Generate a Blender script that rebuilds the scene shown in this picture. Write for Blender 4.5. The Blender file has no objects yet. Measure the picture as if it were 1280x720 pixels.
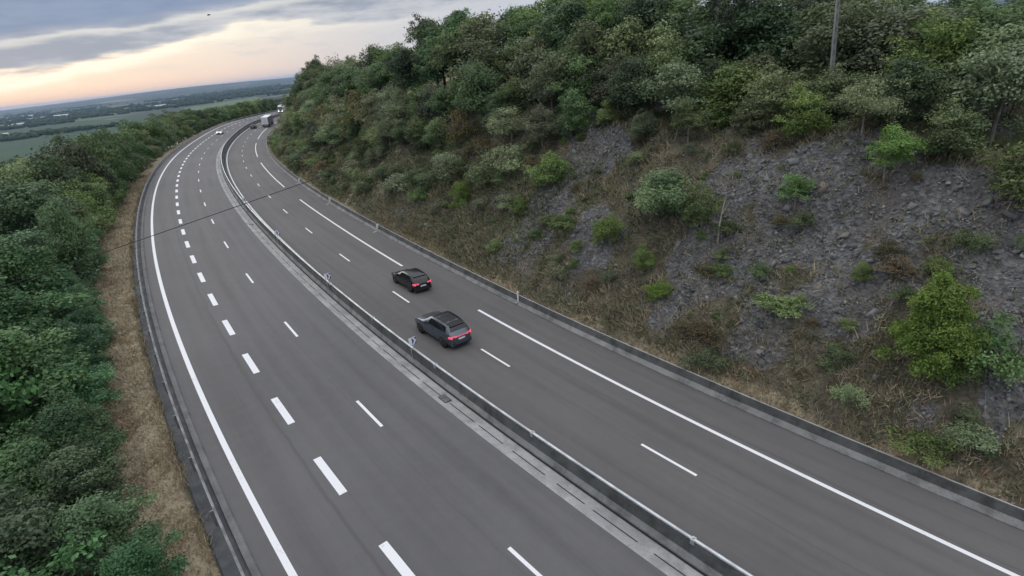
import bpy, bmesh, math, random
import numpy as np
from mathutils import Matrix, Vector
R = math.radians
sc = bpy.context.scene

# ------------------------------------------------------------------ camera
F_PX, PITCH, ROLL, CAM_H = 649.95, 0.42319, -0.11097, 17.956      # focal length in pixels of a 1280 px wide picture
cp, sp, cr, sr = math.cos(PITCH), math.sin(PITCH), math.cos(ROLL), math.sin(ROLL)
_X, _D, FWD = Vector((1, 0, 0)), Vector((0, -sp, -cp)), Vector((0, cp, -sp))
RIGHT, DOWN = cr * _X - sr * _D, sr * _X + cr * _D
cam_data = bpy.data.cameras.new('camera')
cam_data.sensor_width = 36.0
cam_data.lens = 36.0 * F_PX / 1280.0
cam_data.clip_start, cam_data.clip_end = 0.1, 90000.0
cam = bpy.data.objects.new('camera', cam_data)
sc.collection.objects.link(cam)
cam.matrix_world = Matrix(((RIGHT.x, -DOWN.x, -FWD.x, 0), (RIGHT.y, -DOWN.y, -FWD.y, 0), (RIGHT.z, -DOWN.z, -FWD.z, CAM_H), (0, 0, 0, 1)))
sc.camera = cam

# ------------------------------------------------------------------ sky, sun, exposure
SUN_AZ, SUN_EL = R(-48), R(16)                                     # azimuth from +Y, clockwise
world = bpy.data.worlds.new('World')
sc.world = world
world.use_nodes = True
wn, wl = world.node_tree.nodes, world.node_tree.links
wn.clear()


def nd(nodes, kind, **kw):
    n = nodes.new(kind)
    for k, v in kw.items():
        if k.startswith('i_'):
            n.inputs[k[2:].replace('_', ' ')].default_value = v
        else:
            setattr(n, k, v)
    return n


def mth(nodes, links, op, a, b=None, c=None):
    n = nodes.new('ShaderNodeMath')
    n.operation = op
    for i, v in enumerate((a, b, c)):
        if v is None:
            continue
        if isinstance(v, (int, float)):
            n.inputs[i].default_value = v
        else:
            links.new(v, n.inputs[i])
    return n.outputs[0]


def mixc(nodes, links, fac, a, b, blend='MIX'):
    n = nodes.new('ShaderNodeMix')
    n.data_type = 'RGBA'
    n.blend_type = blend
    n.clamp_factor = True
    for sock, v in ((n.inputs[0], fac), (n.inputs[6], a), (n.inputs[7], b)):
        if isinstance(v, (int, float)):
            sock.default_value = v
        elif isinstance(v, (tuple, list)):
            sock.default_value = (*v[:3], 1)
        else:
            links.new(v, sock)
    return n.outputs[2]


def ramp(nodes, links, fac, stops, interp='LINEAR'):
    n = nodes.new('ShaderNodeValToRGB')
    cr_ = n.color_ramp
    cr_.interpolation = interp
    while len(cr_.elements) < len(stops):
        cr_.elements.new(0.5)
    for e_, (p, c) in zip(cr_.elements, stops):
        e_.position = p
        e_.color = (*c[:3], 1) if isinstance(c, (tuple, list)) else (c, c, c, 1)
    links.new(fac, n.inputs[0])
    return n.outputs[0]


def smooth(nodes, links, v, a, b):
    n = nodes.new('ShaderNodeMapRange')
    n.interpolation_type = 'SMOOTHSTEP'
    links.new(v, n.inputs[0])
    n.inputs[1].default_value, n.inputs[2].default_value = a, b
    return n.outputs[0]


def build_sky():
    tc = wn.new('ShaderNodeTexCoord')
    sep = wn.new('ShaderNodeSeparateXYZ')
    wl.new(tc.outputs['Generated'], sep.inputs[0])
    M = lambda op, a, b=None, c=None: mth(wn, wl, op, a, b, c)
    zc = M('MAXIMUM', sep.outputs[2], -0.02)
    elev = M('MULTIPLY', M('ARCSINE', zc), 57.2958)                       # degrees
    az = M('MULTIPLY', M('ARCTAN2', sep.outputs[0], sep.outputs[1]), 57.2958)
    # cloud sheets: noise stretched sideways
    vec = wn.new('ShaderNodeCombineXYZ')
    wl.new(M('MULTIPLY', az, 0.05), vec.inputs[0])
    wl.new(M('MULTIPLY', elev, 0.26), vec.inputs[1])

    def noise(scale, detail, off, rough=0.55):
        mp = wn.new('ShaderNodeVectorMath')
        mp.operation = 'ADD'
        wl.new(vec.outputs[0], mp.inputs[0])
        mp.inputs[1].default_value = (off, off * 0.37, off * 1.7)
        n = nd(wn, 'ShaderNodeTexNoise', i_Scale=scale, i_Detail=detail, i_Roughness=rough)
        wl.new(mp.outputs[0], n.inputs['Vector'])
        return n.outputs[0]
    n1, n2, n3 = noise(1.6, 6, 3.1), noise(2.6, 7, 11.7, 0.6), noise(0.9, 5, 23.0)
    # clear warm strip under the cloud deck; the deck's lower edge climbs away from the sunset
    edge = M('ADD', 1.9, M('MULTIPLY', M('MINIMUM', M('MAXIMUM', M('ADD', az, 36.0), 0.0), 14.0), 0.19))
    e1 = M('ADD', M('SUBTRACT', elev, edge), M('MULTIPLY', M('SUBTRACT', n1, 0.5), 4.0))
    deck = smooth(wn, wl, e1, -0.1, 0.45)
    # higher, darker blue layer with a pale rim
    e2 = M('ADD', M('SUBTRACT', elev, M('ADD', 4.5, M('MULTIPLY', M('ADD', az, 38.0), 0.085))), M('MULTIPLY', M('SUBTRACT', n2, 0.5), 1.6))
    upper = smooth(wn, wl, e2, -0.2, 1.1)
    rim = M('MULTIPLY', smooth(wn, wl, e2, -0.55, 0.0), M('SUBTRACT', 1.0, smooth(wn, wl, e2, 0.0, 0.35)))
    near_sun = smooth(wn, wl, M('ABSOLUTE', M('ADD', az, 48.0)), 50.0, 8.0)
    # colours (times the 0.1 of the Background)
    warm = mixc(wn, wl, smooth(wn, wl, elev, 0.0, 4.5), (8.7, 6.2, 4.6), (9.0, 7.8, 6.1))
    warm = mixc(wn, wl, near_sun, (4.7, 4.95, 5.5), warm)
    warm = mixc(wn, wl, smooth(wn, wl, elev, 1.1, -0.1), warm, mixc(wn, wl, near_sun, (4.0, 4.5, 5.4), (7.4, 5.2, 4.1)))
    dk = mixc(wn, wl, smooth(wn, wl, M('ADD', M('MULTIPLY', n3, 0.55), M('MULTIPLY', noise(4.2, 8, 57.0, 0.6), 0.45)), 0.4, 0.6), (2.7, 3.05, 3.75), (4.9, 5.0, 5.3))
    up = mixc(wn, wl, smooth(wn, wl, n2, 0.3, 0.7), (1.35, 1.95, 3.2), (2.1, 2.75, 4.0))
    up = mixc(wn, wl, smooth(wn, wl, az, -32.0, -8.0), up, (2.9, 3.35, 4.5))
    wisp = M('MULTIPLY', smooth(wn, wl, noise(5.0, 8, 41.0, 0.62), 0.5, 0.66), smooth(wn, wl, elev, 0.8, 2.4))
    warm = mixc(wn, wl, M('MULTIPLY', wisp, 0.5), warm, mixc(wn, wl, near_sun, (4.6, 4.7, 5.0), (6.4, 5.9, 5.6)))
    glow = M('MULTIPLY', smooth(wn, wl, e1, -1.1, -0.15), M('SUBTRACT', 1.0, smooth(wn, wl, e1, -0.15, 0.2)))
    warm = mixc(wn, wl, M('MULTIPLY', glow, M('MULTIPLY', near_sun, 0.75)), warm, (9.8, 9.0, 7.4))
    c = mixc(wn, wl, deck, warm, dk)
    c = mixc(wn, wl, upper, c, up)
    c = mixc(wn, wl, M('MULTIPLY', rim, 0.55), c, (7.2, 7.0, 6.5))
    # overcast skies brighten towards the zenith (1 + 2 sin e) / 3 law over the whole dome
    over = mixc(wn, wl, smooth(wn, wl, n1, 0.3, 0.7), (10.9, 11.1, 11.6), (13.2, 13.2, 13.3))
    c = mixc(wn, wl, smooth(wn, wl, elev, 9.0, 60.0), c, over)
    sky = nd(wn, 'ShaderNodeTexSky', sky_type='NISHITA', sun_disc=False, sun_elevation=SUN_EL, sun_rotation=SUN_AZ)
    c = mixc(wn, wl, 0.02, c, sky.outputs[0])
    bg = nd(wn, 'ShaderNodeBackground', i_Strength=0.1)
    wl.new(c, bg.inputs[0])
    out = wn.new('ShaderNodeOutputWorld')
    wl.new(bg.outputs[0], out.inputs[0])


build_sky()
sun_data = bpy.data.lights.new('sun', 'SUN')
sun_data.energy, sun_data.angle, sun_data.color = 0.9, R(35), (1.0, 0.93, 0.84)
sun = bpy.data.objects.new('sun', sun_data)
sc.collection.objects.link(sun)
sdir = Vector((math.sin(SUN_AZ) * math.cos(SUN_EL), math.cos(SUN_AZ) * math.cos(SUN_EL), math.sin(SUN_EL)))
sun.rotation_euler = sdir.to_track_quat('Z', 'Y').to_euler()
vs = sc.view_settings
vs.view_transform, vs.look, vs.exposure, vs.gamma = 'Standard', 'None', 0.3, 1.0
vs.use_curve_mapping = False

# ------------------------------------------------------------------ road axis (plan curve, long section, crossfall)
KN = [-40, -10, 15, 40, 80, 120, 160, 200, 250, 300]
KAP = [.0036975, .0035998, .0035004, .002238, .001465, .0014352, .0016489, .0021252, .0027688, .0034528]
ZK = [-60, -20, 10, 50, 100, 150, 200, 260, 330, 420, 520]
ZV = [-3.2336, -.7778, .4035, 1.6893, 1.7684, 1.3581, .8571, 1.4753, .1728, -1.7727, -3.9344]
FALL, STEP = -0.08447, -0.39511
SS = np.arange(-140, 520, 1.0)
I0 = 140
_k = np.interp(SS, KN, KAP)
TH = np.concatenate([[0], np.cumsum((_k[1:] + _k[:-1]) / 2)])
TH = TH - TH[I0] - 0.72662
_dx, _dy = np.sin(TH), np.cos(TH)
AX = np.concatenate([[0], np.cumsum((_dx[1:] + _dx[:-1]) / 2)])
AY = np.concatenate([[0], np.cumsum((_dy[1:] + _dy[:-1]) / 2)])
AX = AX - AX[I0] + 8.47115
AY = AY - AY[I0] + 10
_zs = np.arange(-60, 520, 1.0)
_zv = np.convolve(np.pad(np.interp(_zs, ZK, ZV), 20, mode='reflect', reflect_type='odd'), np.ones(41) / 41, 'valid')
AZ = np.interp(SS, _zs, _zv)


def road_z(s, d):
    d = np.asarray(d, float)
    return np.interp(s, SS, AZ) + FALL * d + np.where(d > 0.4, STEP, 0.0)


def plan(s, d):
    th = np.interp(s, SS, TH)
    return np.interp(s, SS, AX) + np.cos(th) * d, np.interp(s, SS, AY) - np.sin(th) * d


def rp(s, d, h=0.0):
    """points on the road surface plus h"""
    x, y = plan(s, d)
    return np.stack(np.broadcast_arrays(x, y, road_z(s, d) + h), -1)


def own_to_ref(lat):
    x, y = plan(SS, lat)
    a = np.r_[0, np.cumsum(np.hypot(np.diff(x), np.diff(y)))]
    a -= a[I0]
    return lambda q: np.interp(q, a, SS)


def sd_of(x, y):
    x, y = np.asarray(x, float), np.asarray(y, float)
    k = np.argmin((AX[:, None] - x.ravel()) ** 2 + (AY[:, None] - y.ravel()) ** 2, 0).reshape(x.shape)
    ex, ey = x - AX[k], y - AY[k]
    return SS[k] + ex * np.sin(TH[k]) + ey * np.cos(TH[k]), ex * np.cos(TH[k]) - ey * np.sin(TH[k])


# ------------------------------------------------------------------ noise and terrain height
def _hash(i, j, seed):
    n = (i.astype(np.int64) * 374761393 + j.astype(np.int64) * 668265263 + seed * 974711) & 0xffffffff
    n = ((n ^ (n >> 13)) * 1274126177) & 0xffffffff
    return ((n ^ (n >> 16)) & 0xffff) / 65535.0


def vnoise(x, y, seed=0):
    x, y = np.asarray(x, float), np.asarray(y, float)
    i, j = np.floor(x), np.floor(y)
    u, v = x - i, y - j
    u, v = u * u * (3 - 2 * u), v * v * (3 - 2 * v)
    a, b, c, d = _hash(i, j, seed), _hash(i + 1, j, seed), _hash(i, j + 1, seed), _hash(i + 1, j + 1, seed)
    return (a + (b - a) * u) * (1 - v) + (c + (d - c) * u) * v


def fbm(x, y, seed=0, octv=4):
    t, w = 0, 0
    for o in range(octv):
        t = t + vnoise(np.asarray(x) * 2 ** o, np.asarray(y) * 2 ** o, seed + o) * 0.5 ** o
        w += 0.5 ** o
    return t / w


def sstep(v, a, b):
    t = np.clip((np.asarray(v, float) - a) / (b - a), 0, 1)
    return t * t * (3 - 2 * t)


PLAIN_Z = -62.0


def terrain_z(s, d):
    s, d = np.broadcast_arrays(np.asarray(s, float), np.asarray(d, float))
    base = np.interp(s, SS, AZ)
    # right: fill behind the barrier, steep cutting, wooded brow
    u = d - 11.2
    brow = np.interp(s, [-140, -20, 10, 40, 90, 140, 220, 330, 520], [13, 13.5, 13.5, 13, 12, 9, 8, 9, 9])
    grade = np.interp(s, [-140, 20, 70, 130, 220, 520], [0.8, 0.8, 0.78, 0.7, 0.6, 0.5])
    up2 = np.interp(s, [-140, 0, 30, 70, 130, 220, 330, 520], [0.04, 0.05, 0.16, 0.24, 0.22, 0.2, 0.12, 0.1])
    zr = 0.5 + grade * np.minimum(np.maximum(u - 0.5, 0), brow) + up2 * np.clip(u - brow, 0, 32) - 0.02 * np.maximum(u - brow - 60, 0)
    rough = (fbm(s * 0.23, d * 0.3, 5) - 0.5) * 2.6 * sstep(u, 1.2, 7) + (fbm(s * 0.9, d * 1.1, 9, 3) - 0.5) * 1.15 * sstep(u, 0.6, 3) + 0.35 * np.abs(fbm(s * 0.35 + d * 0.5, d * 1.6 - s * 0.2, 13, 3) - 0.5) * sstep(u, 3, 6)
    zright = base + FALL * 11.2 + STEP + zr + rough
    # left: drain strip, dry verge, embankment falling to the plain
    v = -d - 12.4
    zl = -0.06 * np.clip(v, 0, 3.5) - 0.42 * np.clip(v - 3.5, 0, 26) - 0.26 * np.clip(v - 29.5, 0, 205)
    rl = (fbm(s * 0.5, d * 0.6, 21, 3) - 0.5) * 0.5 * sstep(v, 0.9, 2.5) + (fbm(s * 0.11, d * 0.12, 31, 3) - 0.5) * 3 * sstep(v, 8, 25)
    zleft = base - FALL * 12.4 + zl + rl - 0.3 * (1 - sstep(v, 0.5, 0.8))
    zmid = base + FALL * d + np.where(d > 0.4, STEP, 0) - 0.45
    z = np.where(d >= 11.2, zright, np.where(d <= -12.4, zleft, zmid))
    return z


def tp(s, d, h=0.0):
    x, y = plan(s, d)
    return np.stack(np.broadcast_arrays(x, y, terrain_z(s, d) + h), -1)


def ray(px, py):
    u, v = float(px - 640) / F_PX, float(py - 360) / F_PX
    return np.array(FWD + u * RIGHT + v * DOWN)


def project(p):
    q = np.asarray(p, float) - np.array([0, 0, CAM_H])
    dpt = np.maximum(q @ np.array(FWD), 0.01)
    return q @ np.array(RIGHT) / dpt * F_PX + 640, q @ np.array(DOWN) / dpt * F_PX + 360, dpt


_T = np.geomspace(12, 500, 1500)


def on_terrain(px, py):
    """(s, d) where the sight line of a photo pixel first meets the terrain"""
    p = np.array([0, 0, CAM_H]) + _T[:, None] * ray(px, py)
    s, d = sd_of(p[:, 0], p[:, 1])
    hit = np.nonzero(p[:, 2] < terrain_z(s, d))[0]
    k = hit[0] if len(hit) else len(_T) - 1
    return s[k], d[k]


# ------------------------------------------------------------------ object helpers
col = sc.collection


def link(o, parent=None):
    col.objects.link(o)
    if parent is not None:
        o.parent = parent
    return o


def tag(o, label=None, cat=None, group=None, kind=None):
    for k, v in (('label', label), ('category', cat), ('group', group), ('kind', kind)):
        if v:
            o[k] = v
    return o


def empty(name, mat4=None, label=None, cat=None, group=None):
    o = link(bpy.data.objects.new(name, None))
    if mat4 is not None:
        o.matrix_world = mat4
    return tag(o, label, cat, group)


def np_mesh(name, verts, faces, mat=None, smooth_=False, attr=None):
    """verts (n,3); faces: (m,k) int array or list of lists"""
    me = bpy.data.meshes.new(name)
    verts = np.asarray(verts, np.float32)
    if isinstance(faces, np.ndarray):
        m, k = faces.shape
        me.vertices.add(len(verts))
        me.vertices.foreach_set('co', verts.ravel())
        me.loops.add(m * k)
        me.loops.foreach_set('vertex_index', faces.astype(np.int32).ravel())
        me.polygons.add(m)
        me.polygons.foreach_set('loop_start', np.arange(0, m * k, k, dtype=np.int32))
        me.update(calc_edges=True)
    else:
        me.from_pydata(verts.tolist(), [], faces)
        me.update()
    if attr:
        for an, av in attr.items():
            av = np.asarray(av, np.float32)
            if av.ndim == 1:
                a = me.attributes.new(an, 'FLOAT', 'POINT')
                a.data.foreach_set('value', av)
            else:
                a = me.attributes.new(an, 'FLOAT_COLOR', 'POINT')
                a.data.foreach_set('color', np.c_[av[:, :3], np.ones(len(av))].astype(np.float32).ravel())
    if smooth_:
        me.polygons.foreach_set('use_smooth', np.ones(len(me.polygons), bool))
    if mat:
        me.materials.append(mat)
    return me


def obj(name, me, parent=None, kind=None):
    o = link(bpy.data.objects.new(name, me), parent)
    if kind:
        o['kind'] = kind
    return o


class MB:
    """collects boxes, tubes and lofts; build() links them as one mesh object"""

    def __init__(self):
        self.v, self.f = [], []

    def add(self, v, f):
        n = len(self.v)
        self.v += [tuple(map(float, p)) for p in v]
        self.f += [[i + n for i in q] for q in f]
        return self

    def box(self, c, size, mat=None, taper=1.0):
        x, y, z = (q / 2 for q in size)
        v = [Vector((sx * x * (taper if sz > 0 else 1), sy * y * (taper if sz > 0 else 1), sz * z)) for sz in (-1, 1) for sx, sy in ((-1, -1), (1, -1), (1, 1), (-1, 1))]
        v = [(mat @ q if mat else q) + Vector(c) for q in v]
        return self.add(v, [[3, 2, 1, 0], [4, 5, 6, 7], [0, 1, 5, 4], [1, 2, 6, 5], [2, 3, 7, 6], [3, 0, 4, 7]])

    def tube(self, pts, rad, n=8, cap=True):
        pts = [Vector(p) for p in pts]
        rad = rad if isinstance(rad, (list, tuple)) else [rad] * len(pts)
        rings = []
        for i, p in enumerate(pts):
            t = (pts[min(i + 1, len(pts) - 1)] - pts[max(i - 1, 0)]).normalized()
            a = t.orthogonal().normalized() if i == 0 else (a - t * a.dot(t)).normalized()
            b = t.cross(a)
            rings.append([p + (a * math.cos(k * 2 * math.pi / n) + b * math.sin(k * 2 * math.pi / n)) * rad[i] for k in range(n)])
        v = [q for r_ in rings for q in r_]
        f = [[i * n + k, i * n + (k + 1) % n, (i + 1) * n + (k + 1) % n, (i + 1) * n + k] for i in range(len(pts) - 1) for k in range(n)]
        if cap:
            f += [list(range(n))[::-1], [len(v) - n + k for k in range(n)]]
        return self.add(v, f)

    def cyl(self, c, axis, rad, length, n=20):
        ax = Vector(axis).normalized()
        return self.tube([Vector(c) - ax * length / 2, Vector(c) + ax * length / 2], rad, n)

    def build(self, name, mat, parent=None, sm=None):
        me = bpy.data.meshes.new(name)
        me.from_pydata(self.v, [], self.f)
        me.update()
        if mat:
            me.materials.append(mat)
        if sm:
            me.polygons.foreach_set('use_smooth', np.ones(len(me.polygons), bool))
            me.set_sharp_from_angle(angle=R(sm))
        return obj(name, me, parent)


def ribbon(s0, s1, prof, step=2.0, name='ribbon', mat=None, absz=False, ends=False):
    """sweep a cross-section [(d, h), ...] along the road axis; heights ride on the road surface"""
    n = max(2, int((s1 - s0) / step) + 1)
    s = np.linspace(s0, s1, n)
    m = len(prof)
    V = np.empty((n, m, 3))
    for j, p in enumerate(prof):
        V[:, j] = rp(s, p[0], p[1]) if len(p) == 2 else rp(s, p[2], p[1]) + (rp(s, p[0]) - rp(s, p[2])) * np.array([1, 1, 0])
    F = [[i * m + j, i * m + j + 1, (i + 1) * m + j + 1, (i + 1) * m + j] for i in range(n - 1) for j in range(m - 1)]
    if ends:
        F += [list(range(m))[::-1], [(n - 1) * m + j for j in range(m)]]
    F = [f[::-1] for f in F]
    return np_mesh(name, V.reshape(-1, 3), F, mat)


# ------------------------------------------------------------------ materials
def material(name, rough=0.7, metal=0.0, spec=0.5):
    m = bpy.data.materials.new(name)
    m.use_nodes = True
    n, l = m.node_tree.nodes, m.node_tree.links
    b = n['Principled BSDF']
    b.inputs['Roughness'].default_value = rough
    b.inputs['Metallic'].default_value = metal
    b.inputs['Specular IOR Level'].default_value = spec
    return m, n, l, b


def coords(n, l, which='Object', scale=None):
    t = n.new('ShaderNodeTexCoord')
    if scale is None:
        return t.outputs[which]
    mp = n.new('ShaderNodeMapping')
    mp.inputs['Scale'].default_value = scale
    l.new(t.outputs[which], mp.inputs[0])
    return mp.outputs[0]


def noise_out(n, l, vec, scale, detail=4, rough=0.55, out=0):
    t = nd(n, 'ShaderNodeTexNoise', i_Scale=scale, i_Detail=detail, i_Roughness=rough)
    l.new(vec, t.inputs['Vector'])
    return t.outputs[out]


def bump(n, l, b, h, strength, dist=0.05):
    q = nd(n, 'ShaderNodeBump', i_Strength=strength, i_Distance=dist)
    l.new(h, q.inputs['Height'])
    l.new(q.outputs[0], b.inputs['Normal'])


def plain(name, c, rough=0.5, metal=0.0, emit=None, es=1.0, spec=0.5, vary=0.0, scale=3.0, coat=0.0):
    m, n, l, b = material(name, rough, metal, spec)
    if vary:
        nz = noise_out(n, l, coords(n, l), scale, 5)
        l.new(mixc(n, l, smooth(n, l, nz, 0.3, 0.7), tuple(q * (1 - vary) for q in c), tuple(min(1, q * (1 + vary)) for q in c)), b.inputs['Base Color'])
    else:
        b.inputs['Base Color'].default_value = (*c, 1)
    if coat:
        b.inputs['Coat Weight'].default_value = coat
    if emit:
        b.inputs['Emission Color'].default_value = (*emit, 1)
        b.inputs['Emission Strength'].default_value = es
    return m


def asphalt(name, c1, c2, seam):
    m, n, l, b = material(name, 0.72, spec=0.35)
    v = coords(n, l)
    at = nd(n, 'ShaderNodeAttribute', attribute_name='lane')           # x = along, y = across, metres
    big = noise_out(n, l, v, 0.06, 3)
    mp = n.new('ShaderNodeMapping')
    mp.inputs['Scale'].default_value = (0.035, 1.3, 1)
    l.new(at.outputs['Vector'], mp.inputs[0])
    streak = noise_out(n, l, mp.outputs[0], 1.0, 4, 0.6)
    fine = noise_out(n, l, v, 45.0, 3, 0.7)
    mid = noise_out(n, l, v, 1.7, 4)
    c = mixc(n, l, smooth(n, l, big, 0.3, 0.7), c1, c2)
    c = mixc(n, l, mth(n, l, 'MULTIPLY', smooth(n, l, streak, 0.45, 0.75), 0.45), c, tuple(q * 0.62 for q in c1))
    c = mixc(n, l, mth(n, l, 'MULTIPLY', smooth(n, l, streak, 0.5, 0.25), 0.22), c, tuple(q * 1.3 for q in c2))
    c = mixc(n, l, mth(n, l, 'MULTIPLY', smooth(n, l, mid, 0.35, 0.75), 0.13), c, tuple(q * 1.35 for q in c2))
    # long seams between the paver's passes
    sp_ = n.new('ShaderNodeSeparateXYZ')
    l.new(at.outputs['Vector'], sp_.inputs[0])
    wob = mth(n, l, 'MULTIPLY', mth(n, l, 'SUBTRACT', noise_out(n, l, v, 0.35, 3), 0.5), 0.35)
    for y0, w_, k_ in seam:
        dd = mth(n, l, 'ABSOLUTE', mth(n, l, 'SUBTRACT', mth(n, l, 'ADD', sp_.outputs[1], wob), y0))
        c = mixc(n, l, mth(n, l, 'MULTIPLY', smooth(n, l, dd, w_, w_ * 0.2), k_), c, tuple(q * 0.5 for q in c1))
    c = mixc(n, l, mth(n, l, 'MULTIPLY', smooth(n, l, fine, 0.3, 0.7), 0.22), c, tuple(q * 0.55 for q in c1))
    l.new(c, b.inputs['Base Color'])
    bump(n, l, b, fine, 0.35, 0.02)
    return m


def paint_mat():
    m, n, l, b = material('road_paint', 0.6)
    v = coords(n, l)
    w = mth(n, l, 'ADD', mth(n, l, 'MULTIPLY', noise_out(n, l, v, 9.0, 5, 0.65), 0.6), mth(n, l, 'MULTIPLY', noise_out(n, l, v, 0.8, 3), 0.4))
    l.new(mixc(n, l, smooth(n, l, w, 0.54, 0.76), (0.72, 0.73, 0.76), (0.36, 0.36, 0.37)), b.inputs['Base Color'])
    return m


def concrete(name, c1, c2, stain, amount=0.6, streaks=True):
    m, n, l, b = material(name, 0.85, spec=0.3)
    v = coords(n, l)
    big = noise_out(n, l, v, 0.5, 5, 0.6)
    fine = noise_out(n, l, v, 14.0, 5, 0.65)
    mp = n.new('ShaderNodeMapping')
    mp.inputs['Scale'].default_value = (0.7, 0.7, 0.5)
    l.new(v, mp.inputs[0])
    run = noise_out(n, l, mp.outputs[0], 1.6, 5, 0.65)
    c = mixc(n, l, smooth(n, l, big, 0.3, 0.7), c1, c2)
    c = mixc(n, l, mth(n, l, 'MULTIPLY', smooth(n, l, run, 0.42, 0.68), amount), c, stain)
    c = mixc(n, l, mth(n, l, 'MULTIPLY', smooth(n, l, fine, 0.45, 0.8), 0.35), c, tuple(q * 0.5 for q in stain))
    l.new(c, b.inputs['Base Color'])
    bump(n, l, b, fine, 0.3, 0.02)
    return m


def leaf_mat(name, c1, c2, trans=0.28, vary=1.0):
    """leaf colour varies from leaf to leaf (attribute) and from plant to plant"""
    m = bpy.data.materials.new(name)
    m.use_nodes = True
    n, l = m.node_tree.nodes, m.node_tree.links
    b = n['Principled BSDF']
    b.inputs['Roughness'].default_value = 0.55
    b.inputs['Specular IOR Level'].default_value = 0.35
    at = nd(n, 'ShaderNodeAttribute', attribute_name='tint')
    oi = n.new('ShaderNodeObjectInfo')
    c = mixc(n, l, at.outputs['Fac'], c1, c2)
    hsv = n.new('ShaderNodeHueSaturation')
    l.new(c, hsv.inputs['Color'])
    l.new(mth(n, l, 'ADD', 0.5 - 0.03 * vary, mth(n, l, 'MULTIPLY', oi.outputs['Random'], 0.06 * vary)), hsv.inputs['Hue'])
    l.new(mth(n, l, 'ADD', 1.2 - 0.48 * vary, mth(n, l, 'MULTIPLY', mth(n, l, 'FRACT', mth(n, l, 'MULTIPLY', oi.outputs['Random'], 7.31)), 1.05 * vary)), hsv.inputs['Value'])
    l.new(mth(n, l, 'ADD', 0.8, mth(n, l, 'MULTIPLY', mth(n, l, 'FRACT', mth(n, l, 'MULTIPLY', oi.outputs['Random'], 3.77)), 0.34)), hsv.inputs['Saturation'])
    l.new(hsv.outputs[0], b.inputs['Base Color'])
    tr = n.new('ShaderNodeBsdfTranslucent')
    l.new(hsv.outputs[0], tr.inputs[0])
    mx = n.new('ShaderNodeMixShader')
    mx.inputs[0].default_value = trans
    l.new(b.outputs[0], mx.inputs[1])
    l.new(tr.outputs[0], mx.inputs[2])
    l.new(mx.outputs[0], n['Material Output'].inputs[0])
    return m


M_ASPH_L = asphalt('asphalt_cool', (0.101, 0.099, 0.104), (0.123, 0.121, 0.125), [(-8.75, 0.13, 0.3), (-5.0, 0.1, 0.15), (-10.2, 0.5, 0.12), (-6.9, 0.45, 0.12), (-3.2, 0.4, 0.1)])
M_ASPH_R = asphalt('asphalt_warm', (0.1, 0.096, 0.098), (0.124, 0.119, 0.12), [(4.15, 0.1, 0.16), (8.3, 0.1, 0.25), (2.4, 0.4, 0.1), (6.2, 0.45, 0.12)])
M_PAINT = paint_mat()
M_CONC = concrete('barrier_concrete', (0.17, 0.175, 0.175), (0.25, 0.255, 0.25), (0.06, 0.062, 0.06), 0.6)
M_CONC_UP = concrete('barrier_concrete_stained_shaded', (0.085, 0.088, 0.088), (0.13, 0.133, 0.13), (0.03, 0.032, 0.03), 0.7)  # stained median faces; on the roadside barrier the darker tone is painted shade
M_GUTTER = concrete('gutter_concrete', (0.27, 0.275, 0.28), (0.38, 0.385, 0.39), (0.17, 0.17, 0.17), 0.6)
M_KERB = concrete('kerb_concrete', (0.15, 0.15, 0.155), (0.2, 0.2, 0.2), (0.08, 0.08, 0.08), 0.5)
M_BITUMEN = concrete('bitumen', (0.05, 0.055, 0.064), (0.075, 0.08, 0.088), (0.15, 0.15, 0.145), 0.5)
M_DARK = plain('dark_gap', (0.012, 0.012, 0.013), 0.8)
M_STEEL = plain('galvanised_steel', (0.52, 0.54, 0.56), 0.45, 0.65, vary=0.25, scale=1.2)
M_STEEL_D = plain('weathered_steel', (0.22, 0.225, 0.23), 0.6, 0.4, vary=0.4, scale=1.5)
M_BLUE = plain('sign_blue', (0.02, 0.06, 0.22), 0.45)
M_WHITE = plain('sign_white', (0.8, 0.8, 0.8), 0.45)
M_BARK = plain('bark', (0.06, 0.05, 0.04), 0.9, vary=0.4, scale=4)
M_BARK_P = plain('pale_bark', (0.2, 0.18, 0.15), 0.9, vary=0.35, scale=4)
M_POLE = concrete('pole_concrete', (0.2, 0.2, 0.2), (0.27, 0.27, 0.265), (0.14, 0.14, 0.135), 0.4)


def lane_attr(me):
    co = np.empty(len(me.vertices) * 3, np.float32)
    me.vertices.foreach_get('co', co)
    co = co.reshape(-1, 3)
    s, d = sd_of(co[:, 0], co[:, 1])
    a = me.attributes.new('lane', 'FLOAT_VECTOR', 'POINT')
    a.data.foreach_set('vector', np.c_[s, d, 0 * s].astype(np.float32).ravel())


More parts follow.
